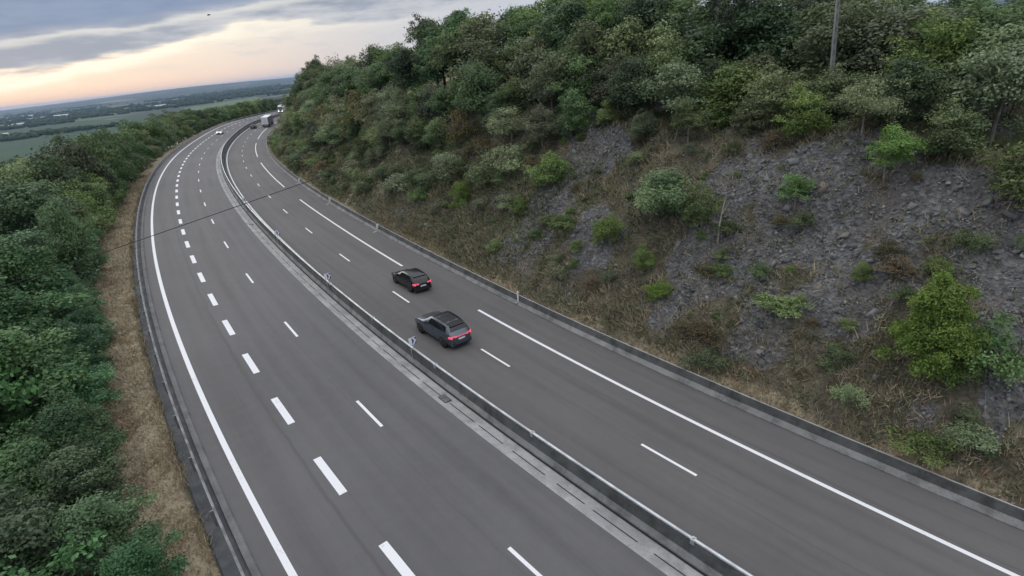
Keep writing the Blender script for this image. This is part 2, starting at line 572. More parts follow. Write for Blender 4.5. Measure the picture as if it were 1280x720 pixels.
# ------------------------------------------------------------------ plain below, with far hills, and the hillside
def build_plain():
    az = np.linspace(-math.pi, math.pi, 241)
    rad = np.r_[0.0, np.geomspace(150, 26000, 64)]
    A, Q = np.meshgrid(az[:-1], rad)
    deg = np.degrees(A)
    hill = sstep(Q, 6000, 14000) * (40 + 55 * np.exp(-((deg + 28) / 7.5) ** 2) + 40 * (fbm(deg * 0.09 + 40, Q / 9000, 3) - 0.4)) * (1 - sstep(Q, 20000, 26000) * 0.6)
    roll = sstep(Q, 2500, 6000) * 9 * (fbm(np.sin(A) * Q / 1500, np.cos(A) * Q / 1500, 8) - 0.5)
    V = np.stack([np.sin(A) * Q, np.cos(A) * Q, PLAIN_Z + hill + roll], -1)
    m, n = A.shape
    i, j = np.meshgrid(np.arange(m - 1), np.arange(n), indexing='ij')
    F = np.stack([i * n + j, (i + 1) * n + j, (i + 1) * n + (j + 1) % n, i * n + (j + 1) % n], -1).reshape(-1, 4)
    mt, nn, ll, b = material('plain_fields', 0.9, spec=0.2)
    v = coords(nn, ll)
    vo = nd(nn, 'ShaderNodeTexVoronoi', i_Scale=0.0023, i_Randomness=0.9)
    ll.new(v, vo.inputs['Vector'])
    sepc = nn.new('ShaderNodeSeparateColor')
    ll.new(vo.outputs['Color'], sepc.inputs[0])
    fields = ramp(nn, ll, sepc.outputs[0], [(0.0, (0.045, 0.085, 0.04)), (0.45, (0.06, 0.11, 0.05)), (0.7, (0.05, 0.095, 0.045)), (0.8, (0.16, 0.15, 0.09)), (0.9, (0.26, 0.24, 0.17))], 'CONSTANT')
    wood = noise_out(nn, ll, v, 0.0011, 5, 0.6)
    ln_ = nn.new('ShaderNodeVectorMath')
    ln_.operation = 'LENGTH'
    ll.new(v, ln_.inputs[0])
    wood = mth(nn, ll, 'ADD', wood, mth(nn, ll, 'MULTIPLY', smooth(nn, ll, ln_.outputs['Value'], 1500.0, 7000.0), 0.09))
    c = mixc(nn, ll, smooth(nn, ll, wood, 0.49, 0.52), fields, (0.018, 0.032, 0.027))
    c = mixc(nn, ll, mth(nn, ll, 'MULTIPLY', noise_out(nn, ll, v, 0.02, 4), 0.4), c, (0.03, 0.055, 0.03))
    ll.new(c, b.inputs['Base Color'])
    o = obj('ground', np_mesh('ground', V.reshape(-1, 3), F, mt, True), kind='structure')
    return o


# patches of bare slate (photo pixel, radius in metres), as (s, d, radius)
SLATE = [(*map(float, on_terrain(px_, py_)), r_) for px_, py_, r_ in (
    (690, 250, 4.2), (722, 205, 4.0), (650, 300, 3.2), (762, 192, 3.0), (612, 332, 2.0), (740, 300, 3.0), (930, 230, 4.0), (900, 330, 3.4), (980, 300, 4.2), (1060, 260, 4.5),
    (1150, 250, 4.5), (1240, 300, 4.5), (1275, 390, 3.5), (1050, 360, 3.2), (1110, 330, 3.6), (960, 405, 2.2), (1330, 320, 5.0), (1000, 220, 3.0), (830, 385, 2.0), (1205, 250, 3.5))]


def masks(s, d):
    """ground cover of the cutting: bare slate, green, dry straw, rust-brown litter"""
    n1, n2, n3 = fbm(s * 0.12, d * 0.16, 41), fbm(s * 0.35, d * 0.4, 47), fbm(s * 0.8, d * 0.9, 53, 3)
    u = d - 11.2
    f = np.zeros(np.shape(s))
    for bs_, bd_, br_ in SLATE:
        f = np.maximum(f, 1 - np.hypot(s - bs_, (d - bd_) * 1.15) / (br_ * 1.18))
    slate = sstep(f + (n2 - 0.5) * 1.3 + (n3 - 0.5) * 0.9, 0.14, 0.42) * (u > 1.5)
    straw = np.clip((1 - sstep(u, 0.3, 1.8)) * (0.35 + 0.6 * sstep(n2, 0.4, 0.6)) + sstep(s, 45, 70) * sstep(n2, 0.45, 0.62) * 0.7, 0, 1) * (u > -1)
    green = np.clip(sstep(n1, 0.42, 0.6) * (0.35 + 0.5 * sstep(s, 40, 60)) + sstep(u, 14, 18) * 0.5, 0, 1) * (u > 0)
    rust = sstep(n2 * 0.6 + n3 * 0.4, 0.54, 0.66) * (1 - 0.6 * slate) * (u > 0.8) * (1 - sstep(u, 15, 20))
    v = -d - 12.4
    left = v > 0.7
    straw = np.where(left, (1 - sstep(v, 4.5, 8)) * (0.55 + 0.45 * sstep(n2, 0.35, 0.55)), straw)
    green = np.where(left, sstep(v, 5, 9) * 0.6, green)
    rust = np.where(left, sstep(n3 * 0.5 + n2 * 0.5, 0.5, 0.62) * sstep(v, 1.3, 2.5) * 0.8, rust)
    slate = np.where(left, 0, slate)
    return slate, green, straw, rust


def build_hillside():
    s = np.r_[np.arange(-140, -20, 4.0), np.arange(-20, 70, 0.6), np.arange(70, 140, 1.2), np.arange(140, 519, 3.0)]
    d = np.r_[-235, -200, -170, -140, -115, -95, -78, -64, -54, np.arange(-46, -18, 2.0), np.arange(-18, -12.6, 0.5), -12.41, -12.39, -6, 0.39, 0.41, 6, 11.19, 11.21, np.arange(11.7, 27, 0.5), np.arange(27, 44, 1.2), 46, 49, 53, 58, 64, 72, 82, 95, 110, 130, 155, 180, 210]
    S, D = np.meshgrid(s, d, indexing='ij')
    Z = terrain_z(S, D)
    x, y = plan(S, D)
    m, n = S.shape
    i, j = np.meshgrid(np.arange(m - 1), np.arange(n - 1), indexing='ij')
    F = np.stack([i * n + j, (i + 1) * n + j, (i + 1) * n + j + 1, i * n + j + 1], -1).reshape(-1, 4)[:, ::-1]
    sl, gr, st, ru = masks(S.ravel(), D.ravel())
    mt, nn, ll, b = material('hillside_ground', 0.95, spec=0.15)
    v = coords(nn, ll)
    A = lambda a: nd(nn, 'ShaderNodeAttribute', attribute_name=a).outputs['Fac']
    f1, f2, f3 = noise_out(nn, ll, v, 1.3, 6, 0.65), noise_out(nn, ll, v, 6.0, 5, 0.65), noise_out(nn, ll, v, 0.4, 4)
    jit = mth(nn, ll, 'MULTIPLY', mth(nn, ll, 'SUBTRACT', f2, 0.5), 1.1)

    def layer(c, a, col_, lo=0.35, hi=0.65):
        return mixc(nn, ll, smooth(nn, ll, mth(nn, ll, 'ADD', A(a), jit), lo, hi), c, col_)
    soil = mixc(nn, ll, smooth(nn, ll, f1, 0.32, 0.68), (0.078, 0.066, 0.046), (0.17, 0.15, 0.112))
    soil = mixc(nn, ll, mth(nn, ll, 'MULTIPLY', smooth(nn, ll, f2, 0.46, 0.64), 0.7), soil, (0.056, 0.068, 0.034))
    soil = mixc(nn, ll, smooth(nn, ll, f3, 0.5, 0.7), soil, (0.1, 0.09, 0.075))
    straw = mixc(nn, ll, smooth(nn, ll, f1, 0.35, 0.7), (0.36, 0.31, 0.215), (0.2, 0.16, 0.11))
    green = mixc(nn, ll, smooth(nn, ll, f1, 0.3, 0.7), (0.045, 0.065, 0.028), (0.095, 0.1, 0.05))
    vor = nd(nn, 'ShaderNodeTexVoronoi', i_Scale=5.5)
    ll.new(v, vor.inputs['Vector'])
    vsep = nn.new('ShaderNodeSeparateColor')
    ll.new(vor.outputs['Color'], vsep.inputs[0])
    slate = ramp(nn, ll, vsep.outputs[0], [(0, (0.09, 0.091, 0.093)), (0.5, (0.138, 0.138, 0.14)), (0.8, (0.165, 0.164, 0.163)), (1, (0.23, 0.228, 0.225))])
    slate = mixc(nn, ll, mth(nn, ll, 'MULTIPLY', smooth(nn, ll, f3, 0.4, 0.65), 0.5), slate, (0.11, 0.095, 0.085))
    c = layer(soil, 'green', green)
    c = layer(c, 'slate', slate)
    c = layer(c, 'straw', straw)
    c = mixc(nn, ll, mth(nn, ll, 'MULTIPLY', smooth(nn, ll, mth(nn, ll, 'ADD', A('rust'), jit), 0.45, 0.8), 0.7), c, (0.13, 0.078, 0.05))
    ll.new(c, b.inputs['Base Color'])
    bump(nn, ll, b, mth(nn, ll, 'ADD', f2, mth(nn, ll, 'MULTIPLY', vor.outputs['Distance'], 1.2)), 0.9, 0.12)
    me = np_mesh('hillside', np.stack([x, y, Z], -1).reshape(-1, 3), F, mt, True, {'slate': sl, 'green': gr, 'straw': st, 'rust': ru})
    obj('hillside', me, kind='structure')


build_plain()
build_hillside()

# ------------------------------------------------------------------ carriageways and markings
S0, S1 = -70.0, 519.0
me = ribbon(S0, S1, [(-12.05, 0), (-10, 0), (-8, 0), (-6, 0), (-4, 0), (-2.5, 0), (-1.32, 0)], 2.0, 'road', M_ASPH_L)
lane_attr(me)
road_l = obj('road', me, kind='structure')
me = ribbon(S0, S1, [(0.41, 0), (2, 0), (4, 0), (6, 0), (8, 0), (9.5, 0), (10.75, 0)], 2.0, 'road', M_ASPH_R)
lane_attr(me)
road_r = obj('road', me, kind='structure')


def stripe(name, parent, lat, s0, s1, w, h=0.006):
    obj(name, ribbon(s0, s1, [(lat - w / 2, h), (lat + w / 2, h)], 1.5, name, M_PAINT), parent)


def dashes(parent, lat, start, mod, length, w, kmin, kmax, name='lane_dash'):
    f = own_to_ref(lat)
    for k in range(kmin, kmax):
        a = start + mod * k
        stripe(name, parent, lat, float(f(a)), float(f(a + length)), w)


dashes(road_l, -8.1225, 10.139, 6.5, 3.0, 0.36, -3, 60)
dashes(road_l, -4.661, 6.530, 13.0, 3.0, 0.16, -2, 30)
stripe('edge_line', road_l, -11.2336, S0, S1, 0.26)
dashes(road_r, 4.4148, 6.551, 13.0, 3.0, 0.15, -2, 30)
dashes(road_r, 7.8847, 40.41, 52.0, 39.0, 0.22, -2, 8, 'edge_dash')
stripe('edge_line', road_r, 0.86, S0, S1, 0.2)

# ------------------------------------------------------------------ median: slotted gutter, concrete barrier, rail
gut = obj('drain_gutter', ribbon(S0, S1, [(-1.33, -0.1), (-1.33, 0.012), (-1.25, 0.03), (-0.9, -0.015), (-0.6, -0.03), (-0.31, -0.01)], 2.0, 'drain_gutter', M_GUTTER), kind='structure')
rng = random.Random(4)
q = -12.0
while q < 150:
    ln = rng.choice((1.6, 1.9, 2.2, 1.2))
    obj('drain_slot', ribbon(q, q + ln, [(-0.9, 0.003), (-0.855, 0.001)], 1.0, 'drain_slot', M_DARK), gut)
    q += ln + rng.uniform(0.35, 0.8)
for gs in (19.1, 67.0):
    g = MB()
    for k in range(7):
        a = gs - 0.3 + k * 0.1
        v0 = [rp(a, -1.06, 0.0), rp(a + 0.06, -1.06, 0.0), rp(a + 0.06, -0.68, 0.0), rp(a, -0.68, 0.0)]
        g.add(v0 + [p + np.array([0, 0, 0.03]) for p in v0], [[4, 5, 6, 7], [0, 1, 5, 4], [1, 2, 6, 5], [2, 3, 7, 6], [3, 0, 4, 7]])
    gr = g.build('drain_grate', M_STEEL_D, gut)
    obj('grate_pit', ribbon(gs - 0.36, gs + 0.42, [(-1.1, 0.012), (-0.64, 0.012)], 0.4, 'grate_pit', M_DARK), gr)

obj('joint', ribbon(S0, S1, [(-0.40, 0.002), (-0.315, 0.004)], 2.0, 'joint', M_DARK), gut)
BH = 0.82
med = empty('median_barrier', Matrix.Translation(Vector(rp(0.0, 0.05))), 'long grey concrete barrier with a steel rail between the two carriageways', 'barrier')
inv = med.matrix_world.inverted()


def under(name, me, parent, inv_):
    me.transform(inv_)
    return obj(name, me, parent)


# left face foot, left upper face, top, right side (the right carriageway lies lower)
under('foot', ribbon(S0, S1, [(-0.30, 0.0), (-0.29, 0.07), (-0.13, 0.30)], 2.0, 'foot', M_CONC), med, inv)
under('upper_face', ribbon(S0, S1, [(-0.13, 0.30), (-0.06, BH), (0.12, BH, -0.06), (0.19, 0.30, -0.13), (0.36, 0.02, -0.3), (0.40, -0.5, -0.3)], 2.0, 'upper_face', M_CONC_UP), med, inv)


def tube_along(name, lat, h, rad, s0, s1, mat, parent, inv_, n=8, step=2.0, dref=None):
    s = np.linspace(s0, s1, int((s1 - s0) / step) + 1)
    th = np.interp(s, SS, TH)
    c = rp(s, lat, h)
    a = np.arange(n) * 2 * math.pi / n
    rt = np.stack([np.cos(th), -np.sin(th), 0 * th], -1)
    V = c[:, None] + rad * (np.cos(a)[None, :, None] * rt[:, None] + np.sin(a)[None, :, None] * np.array([0, 0, 1]))
    m = len(s)
    i, j = np.meshgrid(np.arange(m - 1), np.arange(n), indexing='ij')
    F = np.stack([i * n + j, (i + 1) * n + j, (i + 1) * n + (j + 1) % n, i * n + (j + 1) % n], -1).reshape(-1, 4)
    return under(name, np_mesh(name, V.reshape(-1, 3), F, mat, True), parent, inv_)


tube_along('rail', 0.03, BH + 0.1, 0.075, S0, S1, M_STEEL, med, inv)
clamp = MB().box((0, 0, 0), (0.16, 0.2, 0.22)).box((0, 0, 0.13), (0.06, 0.08, 0.1)).build('rail_clamp', M_STEEL, med)
for k, a in enumerate(np.arange(-4.0, 150, 8.4)):
    c_ = clamp if k == 0 else link(clamp.copy(), med)
    c_.location = Vector(rp(a, 0.03, BH + 0.04)) - med.location
    c_.rotation_euler.z = math.pi / 2 - float(np.interp(a, SS, TH))


def frame_at(s, d, h=0.0, bank=True, flip=False, extra=0.0):
    """matrix with X along the road, Y to its left, Z up, standing on the road surface"""
    th = float(np.interp(s, SS, TH))
    p0, p1 = rp(s - 1, d), rp(s + 1, d)
    f = Vector(p1 - p0).normalized()
    left = Vector((-math.cos(th), math.sin(th), -FALL if bank else 0)).normalized()
    if not bank:
        f = Vector((f.x, f.y, 0)).normalized()
    if flip:
        f, left = -f, -left
    up = f.cross(left).normalized()
    left = up.cross(f)
    p = rp(s, d, h)
    m = Matrix(((f.x, left.x, up.x, p[0]), (f.y, left.y, up.y, p[1]), (f.z, left.z, up.z, p[2]), (0, 0, 0, 1)))
    return m @ Matrix.Rotation(extra, 4, 'Z')


# chevron markers on the median
def chevron(s, label, tall=1.0):
    t = empty('chevron_sign', frame_at(s, 0.03, 0.3, bank=False), label, 'sign', 'chevron markers on the median barrier')
    for yy in (-0.09, 0.09):
        MB().box((-0.2, 0.24 + yy * 0.3, 0.36), (0.05, 0.03, 0.72)).build('post', M_STEEL, t) if yy < 0 else MB().box((-0.2, 0.03, 0.82), (0.05, 0.05, 0.62)).build('post', M_STEEL, t)
    pm = Matrix.Rotation(R(4), 3, 'Z')
    MB().box((-0.24, 0.03, 1.22), (0.02, 0.5, 0.5), pm).build('panel', M_WHITE, t)
    ch = MB()
    # dark-blue field with a white chevron left free, pointing to the right as seen by drivers
    for sgn in (1, -1):
        ch.add([(-0.2535, 0.27, 1.22 + sgn * 0.24), (-0.2535, 0.06, 1.22 + sgn * 0.24), (-0.2535, -0.08, 1.22 + sgn * 0.005), (-0.2535, 0.13, 1.22 + sgn * 0.005)], [[0, 1, 2, 3] if sgn > 0 else [3, 2, 1, 0]])
        ch.add([(-0.2535, -0.21, 1.22 + sgn * 0.24), (-0.2535, -0.07, 1.22 + sgn * 0.24), (-0.2535, -0.21, 1.22 + sgn * 0.02)], [[0, 1, 2] if sgn < 0 else [2, 1, 0]])
    ch.build('chevron', M_BLUE, t)


chevron(23.9, 'small blue and white chevron marker on the median beside the grey SUV')
chevron(38.4, 'blue and white chevron marker on the median left of the black hatchback')
chevron(54.9, 'third chevron marker on the median, counting from the grey SUV')
chevron(76.5, 'farthest chevron marker on the median, where the cable crosses the barrier')

# ------------------------------------------------------------------ right-hand barrier
rb = empty('roadside_barrier', Matrix.Translation(Vector(rp(0.0, 11.0))), 'low concrete barrier along the foot of the cutting', 'barrier')
inv = rb.matrix_world.inverted()
RH = 0.74
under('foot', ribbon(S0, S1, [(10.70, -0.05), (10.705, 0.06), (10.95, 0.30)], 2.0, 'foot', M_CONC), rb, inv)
under('upper_face', ribbon(S0, S1, [(10.95, 0.30), (11.06, RH), (11.085, RH + 0.012)], 2.0, 'upper_face', M_CONC_UP), rb, inv)  # sloping foot lighter, steep face darker: light and shade put into the colour
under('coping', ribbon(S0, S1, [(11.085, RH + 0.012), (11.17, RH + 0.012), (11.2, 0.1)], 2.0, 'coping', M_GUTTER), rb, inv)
for s_, lab, big in ((96.6, 'white reflector plate on the roadside barrier nearest to the overhead cable', 1), (74.7, 'white reflector plate on the roadside barrier, middle one of three', 1), (54.9, 'white reflector plate on the roadside barrier behind the black hatchback, largest of three', 1)):
    t = empty('reflector_plate', frame_at(s_, 10.93, 0.0, bank=False), lab, 'reflector', 'reflector plates on the roadside barrier')
    MB().box((0, -0.1, 0.55), (0.04, 0.05, 0.6)).build('bracket', M_STEEL, t)
    MB().box((-0.03, -0.02, 0.62), (0.03, 0.34, 0.5)).build('plate', M_WHITE, t)
    MB().box((-0.05, 0.35, 0.05), (0.08, 0.75, 0.02)).build('ground_mark', M_WHITE, t)
t = empty('marker_post', frame_at(26.9, 10.9, 0.0, bank=False), 'thin pale marker post on the roadside barrier level with the grey SUV', 'post')
MB().box((0, -0.06, 0.5), (0.09, 0.09, 1.2)).build('post', M_WHITE, t)
MB().box((0, 0.09, 0.18), (0.12, 0.3, 0.08)).build('bracket', M_STEEL, t)

# ------------------------------------------------------------------ left side: kerb, guard rail, drain strip
obj('kerb', ribbon(S0, S1, [(-12.36, -0.3), (-12.36, 0.13), (-12.12, 0.13), (-12.05, 0.0), (-12.04, -0.1)], 2.0, 'kerb', M_KERB), kind='structure')
obj('drain_strip', ribbon(S0, S1, [(-13.2, -0.16, -12.4), (-13.12, -0.04, -12.4), (-12.85, -0.08, -12.4), (-12.37, -0.02, -12.4)], 2.0, 'drain_strip', M_BITUMEN), kind='structure')
gd = empty('guard_rail', Matrix.Translation(Vector(rp(0.0, -12.55))), 'steel guard rail on posts between the left edge line and the dry verge', 'guard rail')
inv = gd.matrix_world.inverted()
wb = [(-12.60, 0.44), (-12.54, 0.47), (-12.54, 0.53), (-12.60, 0.56), (-12.60, 0.62), (-12.54, 0.65), (-12.54, 0.71), (-12.60, 0.74), (-12.63, 0.745), (-12.64, 0.44)]
for a in np.arange(-36.0, 340, 16.0):
    under('rail_beam', ribbon(a, a + 15.98, wb, 2.0, 'rail_beam', M_STEEL_D), gd, inv)
pst = MB().box((0, 0.1, 0.28), (0.05, 0.09, 0.86)).box((0, 0.04, 0.6), (0.07, 0.08, 0.2)).build('post', M_STEEL_D, gd)
for k, a in enumerate(np.arange(-34.0, 340, 4.0)):
    c_ = pst if k == 0 else link(pst.copy(), gd)
    c_.location = Vector(rp(a, -12.62, 0.0)) - gd.location
    c_.rotation_euler.z = math.pi / 2 - float(np.interp(a, SS, TH))
# ------------------------------------------------------------------ vehicles
M_GLASS = plain('car_glass', (0.012, 0.013, 0.016), 0.08, spec=0.6)
M_TYRE = plain('tyre_rubber', (0.018, 0.018, 0.018), 0.85)
M_RIM_D = plain('dark_rim', (0.06, 0.06, 0.065), 0.35, 0.7)
M_TRIM = plain('black_trim', (0.015, 0.015, 0.017), 0.55)
M_TAIL = plain('lit_tail_light', (0.5, 0.01, 0.03), 0.3, emit=(1.0, 0.16, 0.24), es=0.6)
M_TAIL_FAR = plain('unlit_tail_light', (0.12, 0.01, 0.012), 0.35)
M_HEAD = plain('lit_head_light', (0.9, 0.9, 0.9), 0.3, emit=(1, 0.98, 0.95), es=4.0)
M_PLATE = plain('number_plate', (0.75, 0.76, 0.78), 0.4)


def paint(name, c, rough=0.28, metal=0.5):
    return plain(name, c, rough, metal, coat=0.3)


SUV = dict(L=4.62, W=1.92, zb=0.26, wheel=0.36, xr=0.86, xf=3.72, belt=1.05,
           top=[(0, 1.02), (.012, 1.09), (.03, 1.17), (.045, 1.24), (.09, 1.46), (.13, 1.595), (.2, 1.665), (.32, 1.71), (.44, 1.715), (.53, 1.67), (.575, 1.60), (.66, 1.37), (.735, 1.17), (.78, 1.12), (.88, 1.05), (.95, 0.95), (.985, 0.82), (1, .65)],
           rear=(.048, .122), screen=(.585, .725), side=[(.125, .255), (.263, .415), (.423, .60)])
HATCH = dict(L=4.32, W=1.84, zb=0.2, wheel=0.33, xr=0.80, xf=3.44, belt=0.92,
             top=[(0, .86), (.012, .93), (.03, 1.0), (.05, 1.05), (.11, 1.24), (.16, 1.37), (.21, 1.425), (.32, 1.46), (.44, 1.455), (.53, 1.41), (.575, 1.345), (.66, 1.15), (.735, .97), (.78, .93), (.88, .86), (.95, .77), (.985, .67), (1, .52)],
             rear=(.06, .15), screen=(.585, .725), side=[(.15, .26), (.268, .415), (.423, .60)])


def car_surface(c):
    ts, zs = zip(*c['top'])
    W2 = c['W'] / 2

    def prof(t):
        zt = float(np.interp(t, ts, zs))
        w = W2 * (1 - 0.16 * abs(2 * t - 1) ** 5) * (1 - 0.05 * sstep(t, .02, 0) - 0.12 * sstep(t, .97, 1))
        belt = min(c['belt'] + 0.05 * (1 - t), zt - 0.045)
        zb = c['zb'] + 0.12 * sstep(t, .06, 0) + 0.1 * sstep(t, .95, 1)
        cab = float(np.clip((zt - belt) / 0.5, 0, 1))
        wr = w * (0.94 - 0.215 * cab)
        mid = zb + (belt - zb) * 0.5
        P = [(0, zb), (w * .86, zb), (w * .965, zb + .09), (w * .99, mid - .1), (w, mid + .1), (w * .985, belt - .07), (w * .95, belt), (wr + .03, zt - 0.07 - .02 * cab), (wr - .05, zt - .018), (wr * .5, zt), (0, zt + .004)]
        return P
    return prof


def build_car(name, c, body_mat, roof_mat, mat4, label, group=None, front_lights=False, tail_bar=False, far=False):
    root = empty(name, None, label, 'car', group)
    prof, L = car_surface(c), c['L']
    tt = sorted(set([q[0] for q in c['top']] + [.07, .09, .135, .19, .27, .38, .49, .555, .62, .69, .83, .92, .97]))

    def pt(t, v, side=1):
        P = prof(t)
        i = min(int(v), len(P) - 2)
        f = v - i
        return Vector((t * L - L / 2, side * (P[i][0] * (1 - f) + P[i + 1][0] * f), P[i][1] * (1 - f) + P[i + 1][1] * f))
    n = 11
    b = MB()
    V = []
    for t in tt:
        half = [pt(t, k) for k in range(n)]
        V += half + [Vector((p.x, -p.y, p.z)) for p in half[-2:0:-1]]
    m = 2 * n - 2
    Fs = [[i * m + k, i * m + (k + 1) % m, (i + 1) * m + (k + 1) % m, (i + 1) * m + k] for i in range(len(tt) - 1) for k in range(m)]
    # rounded ends
    for end, i0, dx in ((0, 0, -0.045), (1, len(tt) - 1, 0.05)):
        base = len(V)
        cz = sum(V[i0 * m + k].z for k in range(m)) / m
        for k in range(m):
            p = V[i0 * m + k]
            V.append(Vector((p.x + dx, p.y * 0.93, cz + (p.z - cz) * 0.88)))
        for k in range(m):
            q = [i0 * m + k, base + k, base + (k + 1) % m, i0 * m + (k + 1) % m]
            Fs.append(q if end == 0 else q[::-1])
        Fs.append([base + k for k in range(m)] if end == 0 else [base + k for k in range(m)][::-1])
    b.add(V, [f[::-1] for f in Fs])
    b.build('body', body_mat, root, sm=40)

    def patch(nm, mat, t0, t1, v0, v1, both=False, off=0.008, nt=7, nv=5, parent=root, skew=0.0, side=1):
        g = MB()
        rows = []
        for i in range(nt):
            row = []
            vs_ = [v0 + (v1 - v0) * j / (nv - 1) for j in range(nv)]
            if both:
                seq = [(v, 1) for v in vs_] + [(v, -1) for v in vs_[::-1]]
            else:
                seq = [(v, side) for v in vs_]
            for v, sd_ in seq:
                f = (v - v0) / (v1 - v0)
                t = t0 + (t1 - t0) * i / (nt - 1)
                t += skew * f * (1 if t0 > .4 else 1)
                e = 1e-3
                p = pt(t, v, sd_)
                du = pt(t + e, v, sd_) - pt(t - e, v, sd_)
                dv = pt(t, min(v + .02, 9.99), sd_) - pt(t, v - .02, sd_)
                nn_ = du.cross(dv) * sd_
                if nn_.length < 1e-9:
                    nn_ = Vector((0, 0, 1))
                nn_.normalize()
                if nn_.z < -0.2 or (not both and nn_.y * sd_ < 0):
                    nn_ = -nn_
                row.append(p + nn_ * off)
            rows.append(row)
        w = len(rows[0])
        fl = [[i * w + j, i * w + j + 1, (i + 1) * w + j + 1, (i + 1) * w + j] for i in range(nt - 1) for j in range(w - 1)]
        if both or side > 0:
            fl = [q[::-1] for q in fl]
        g.add([p for r_ in rows for p in r_], fl)
        return g.build(nm, mat, parent, sm=50)
    patch('rear_window', M_GLASS, c['rear'][0], c['rear'][1], 7.6, 9.99, True)
    patch('windscreen', M_GLASS, c['screen'][0], c['screen'][1], 7.5, 9.99, True)
    if roof_mat:
        patch('roof', roof_mat, c['rear'][1] + .008, c['screen'][0] - .012, 7.45, 9.99, True, 0.006, 9)
    for sd_ in (1, -1):
        for k, (a, z) in enumerate(c['side']):
            sk = 0.03 if k == 0 else (-0.055 if k == 2 else 0.0)
            patch('side_window', M_GLASS, a, z, 6.12, 6.94, off=0.007, side=sd_, skew=sk)
        if not far:
            for a, z in ((.26, .415), (.42, .63)):
                dr = patch('door', body_mat, a, z, 2.2, 5.9, off=0.006, side=sd_)
                h = pt(a + .02, 5.4, sd_)
                MB().box((h.x, h.y + sd_ * 0.012, h.z), (0.2, 0.025, 0.03)).build('handle', M_TRIM, dr)
            patch('sill', M_TRIM, .20, .77, 1.2, 2.15, off=0.012, side=sd_)
            mr = pt(.63, 6.2, sd_)
            MB().box((mr.x, mr.y + sd_ * 0.13, mr.z + .04), (0.13, 0.24, 0.15), None, 0.8).build('mirror', body_mat, root)
            rr = MB().tube([pt(t, 8.05, sd_) + Vector((0, 0, 0.035)) for t in np.linspace(.2, .54, 8)], 0.018, 6)
            if c is SUV:
                rr.build('roof_rail', M_TRIM, root)
    # rear end: bumper, lights, plate, spoiler
    xr = -L / 2
    zb, bz = c['zb'], c['belt']
    wv = c['W'] / 2
    MB().box((xr + .03, 0, zb + .2), (0.2, c['W'] * .84, 0.3), None, 0.97).build('rear_bumper', M_TRIM if c is HATCH else body_mat, root)
    MB().box((xr + .02, 0, zb + .07), (0.2, c['W'] * .7, 0.12)).build('diffuser', M_TRIM, root)
    for sd_ in (1, -1):
        tl = MB()
        tl.add([(xr - .055, sd_ * wv * .42, bz - .15), (xr - .055, sd_ * wv * .42, bz - .05), (xr - .03, sd_ * wv * .84, bz - .2), (xr - .03, sd_ * wv * .84, bz - .0), (xr + .2, sd_ * wv * .965, bz - .17), (xr + .2, sd_ * wv * .965, bz - .03)],
               [[0, 2, 3, 1], [2, 4, 5, 3], [1, 3, 5], [0, 4, 2]] if sd_ < 0 else [[1, 3, 2, 0], [3, 5, 4, 2], [5, 3, 1], [2, 4, 0]])
        tl.build('tail_light', M_TAIL_FAR if far else M_TAIL, root)
        if not far:
            MB().box((xr - .075, sd_ * wv * .66, zb + .24), (0.02, 0.2, 0.05)).build('reflector', M_TRIM, root)
    if tail_bar:
        MB().box((xr - .055, 0, bz - .1), (0.03, c['W'] * .46, 0.045)).build('light_bar', M_TAIL, root)
    MB().box((xr - .06, 0, bz - .3), (0.03, 0.52, 0.115)).build('number_plate', M_PLATE, root)
    a = pt(c['rear'][1], 8.2)
    MB().box((a.x - .06, 0, a.z + .015), (0.24, a.y * 2, 0.035), Matrix.Rotation(R(-12), 3, 'Y'), 0.94).build('spoiler', roof_mat or body_mat, root)
    for sd_ in (1, -1):
        hl = MB().box((L / 2 - .12, sd_ * wv * .66, c['zb'] + .43), (0.16, 0.4, 0.13), Matrix.Rotation(sd_ * R(-18), 3, 'Z'))
        hl.build('headlight', M_HEAD if front_lights else M_GLASS, root)
    MB().box((L / 2 + .03, 0, c['zb'] + .24), (0.08, c['W'] * .55, 0.18)).build('grille', M_TRIM, root)
    for x in (c['xr'], c['xf']):
        for sd_ in (1, -1):
            r_, y0 = c['wheel'], sd_ * (wv - .105)
            wc = (x - L / 2, y0, r_)
            wh = empty_part('wheel', root)
            MB().tube([(wc[0], y0 - .12, r_), (wc[0], y0 - .1, r_), (wc[0], y0 + .1, r_), (wc[0], y0 + .12, r_)], [r_ * .93, r_, r_, r_ * .93], 22).build('tyre', M_TYRE, wh, sm=40)
            rm = MB()
            for k in range(5):
                an = k * 2 * math.pi / 5 + .3
                rm.box((wc[0] + math.cos(an) * r_ * .36, y0 + sd_ * .122, r_ + math.sin(an) * r_ * .36), (r_ * .66, 0.02, r_ * .22), Matrix.Rotation(-an, 3, 'Y'))
            rm.cyl((wc[0], y0 + sd_ * .118, r_), (0, 1, 0), r_ * .2, 0.03, 12)
            rm.build('rim', M_RIM_D, wh)
            if not far:
                ar = MB().tube([(wc[0] + math.cos(q_) * (r_ + .045), sd_ * (wv - .035), r_ + math.sin(q_) * (r_ + .045)) for q_ in np.linspace(-.25, math.pi + .25, 16)], 0.05, 6)
                ar.build('wheel_arch', M_TRIM, root, sm=40)
    root.matrix_world = mat4
    return root


def empty_part(name, parent):
    return link(bpy.data.objects.new(name, None), parent)


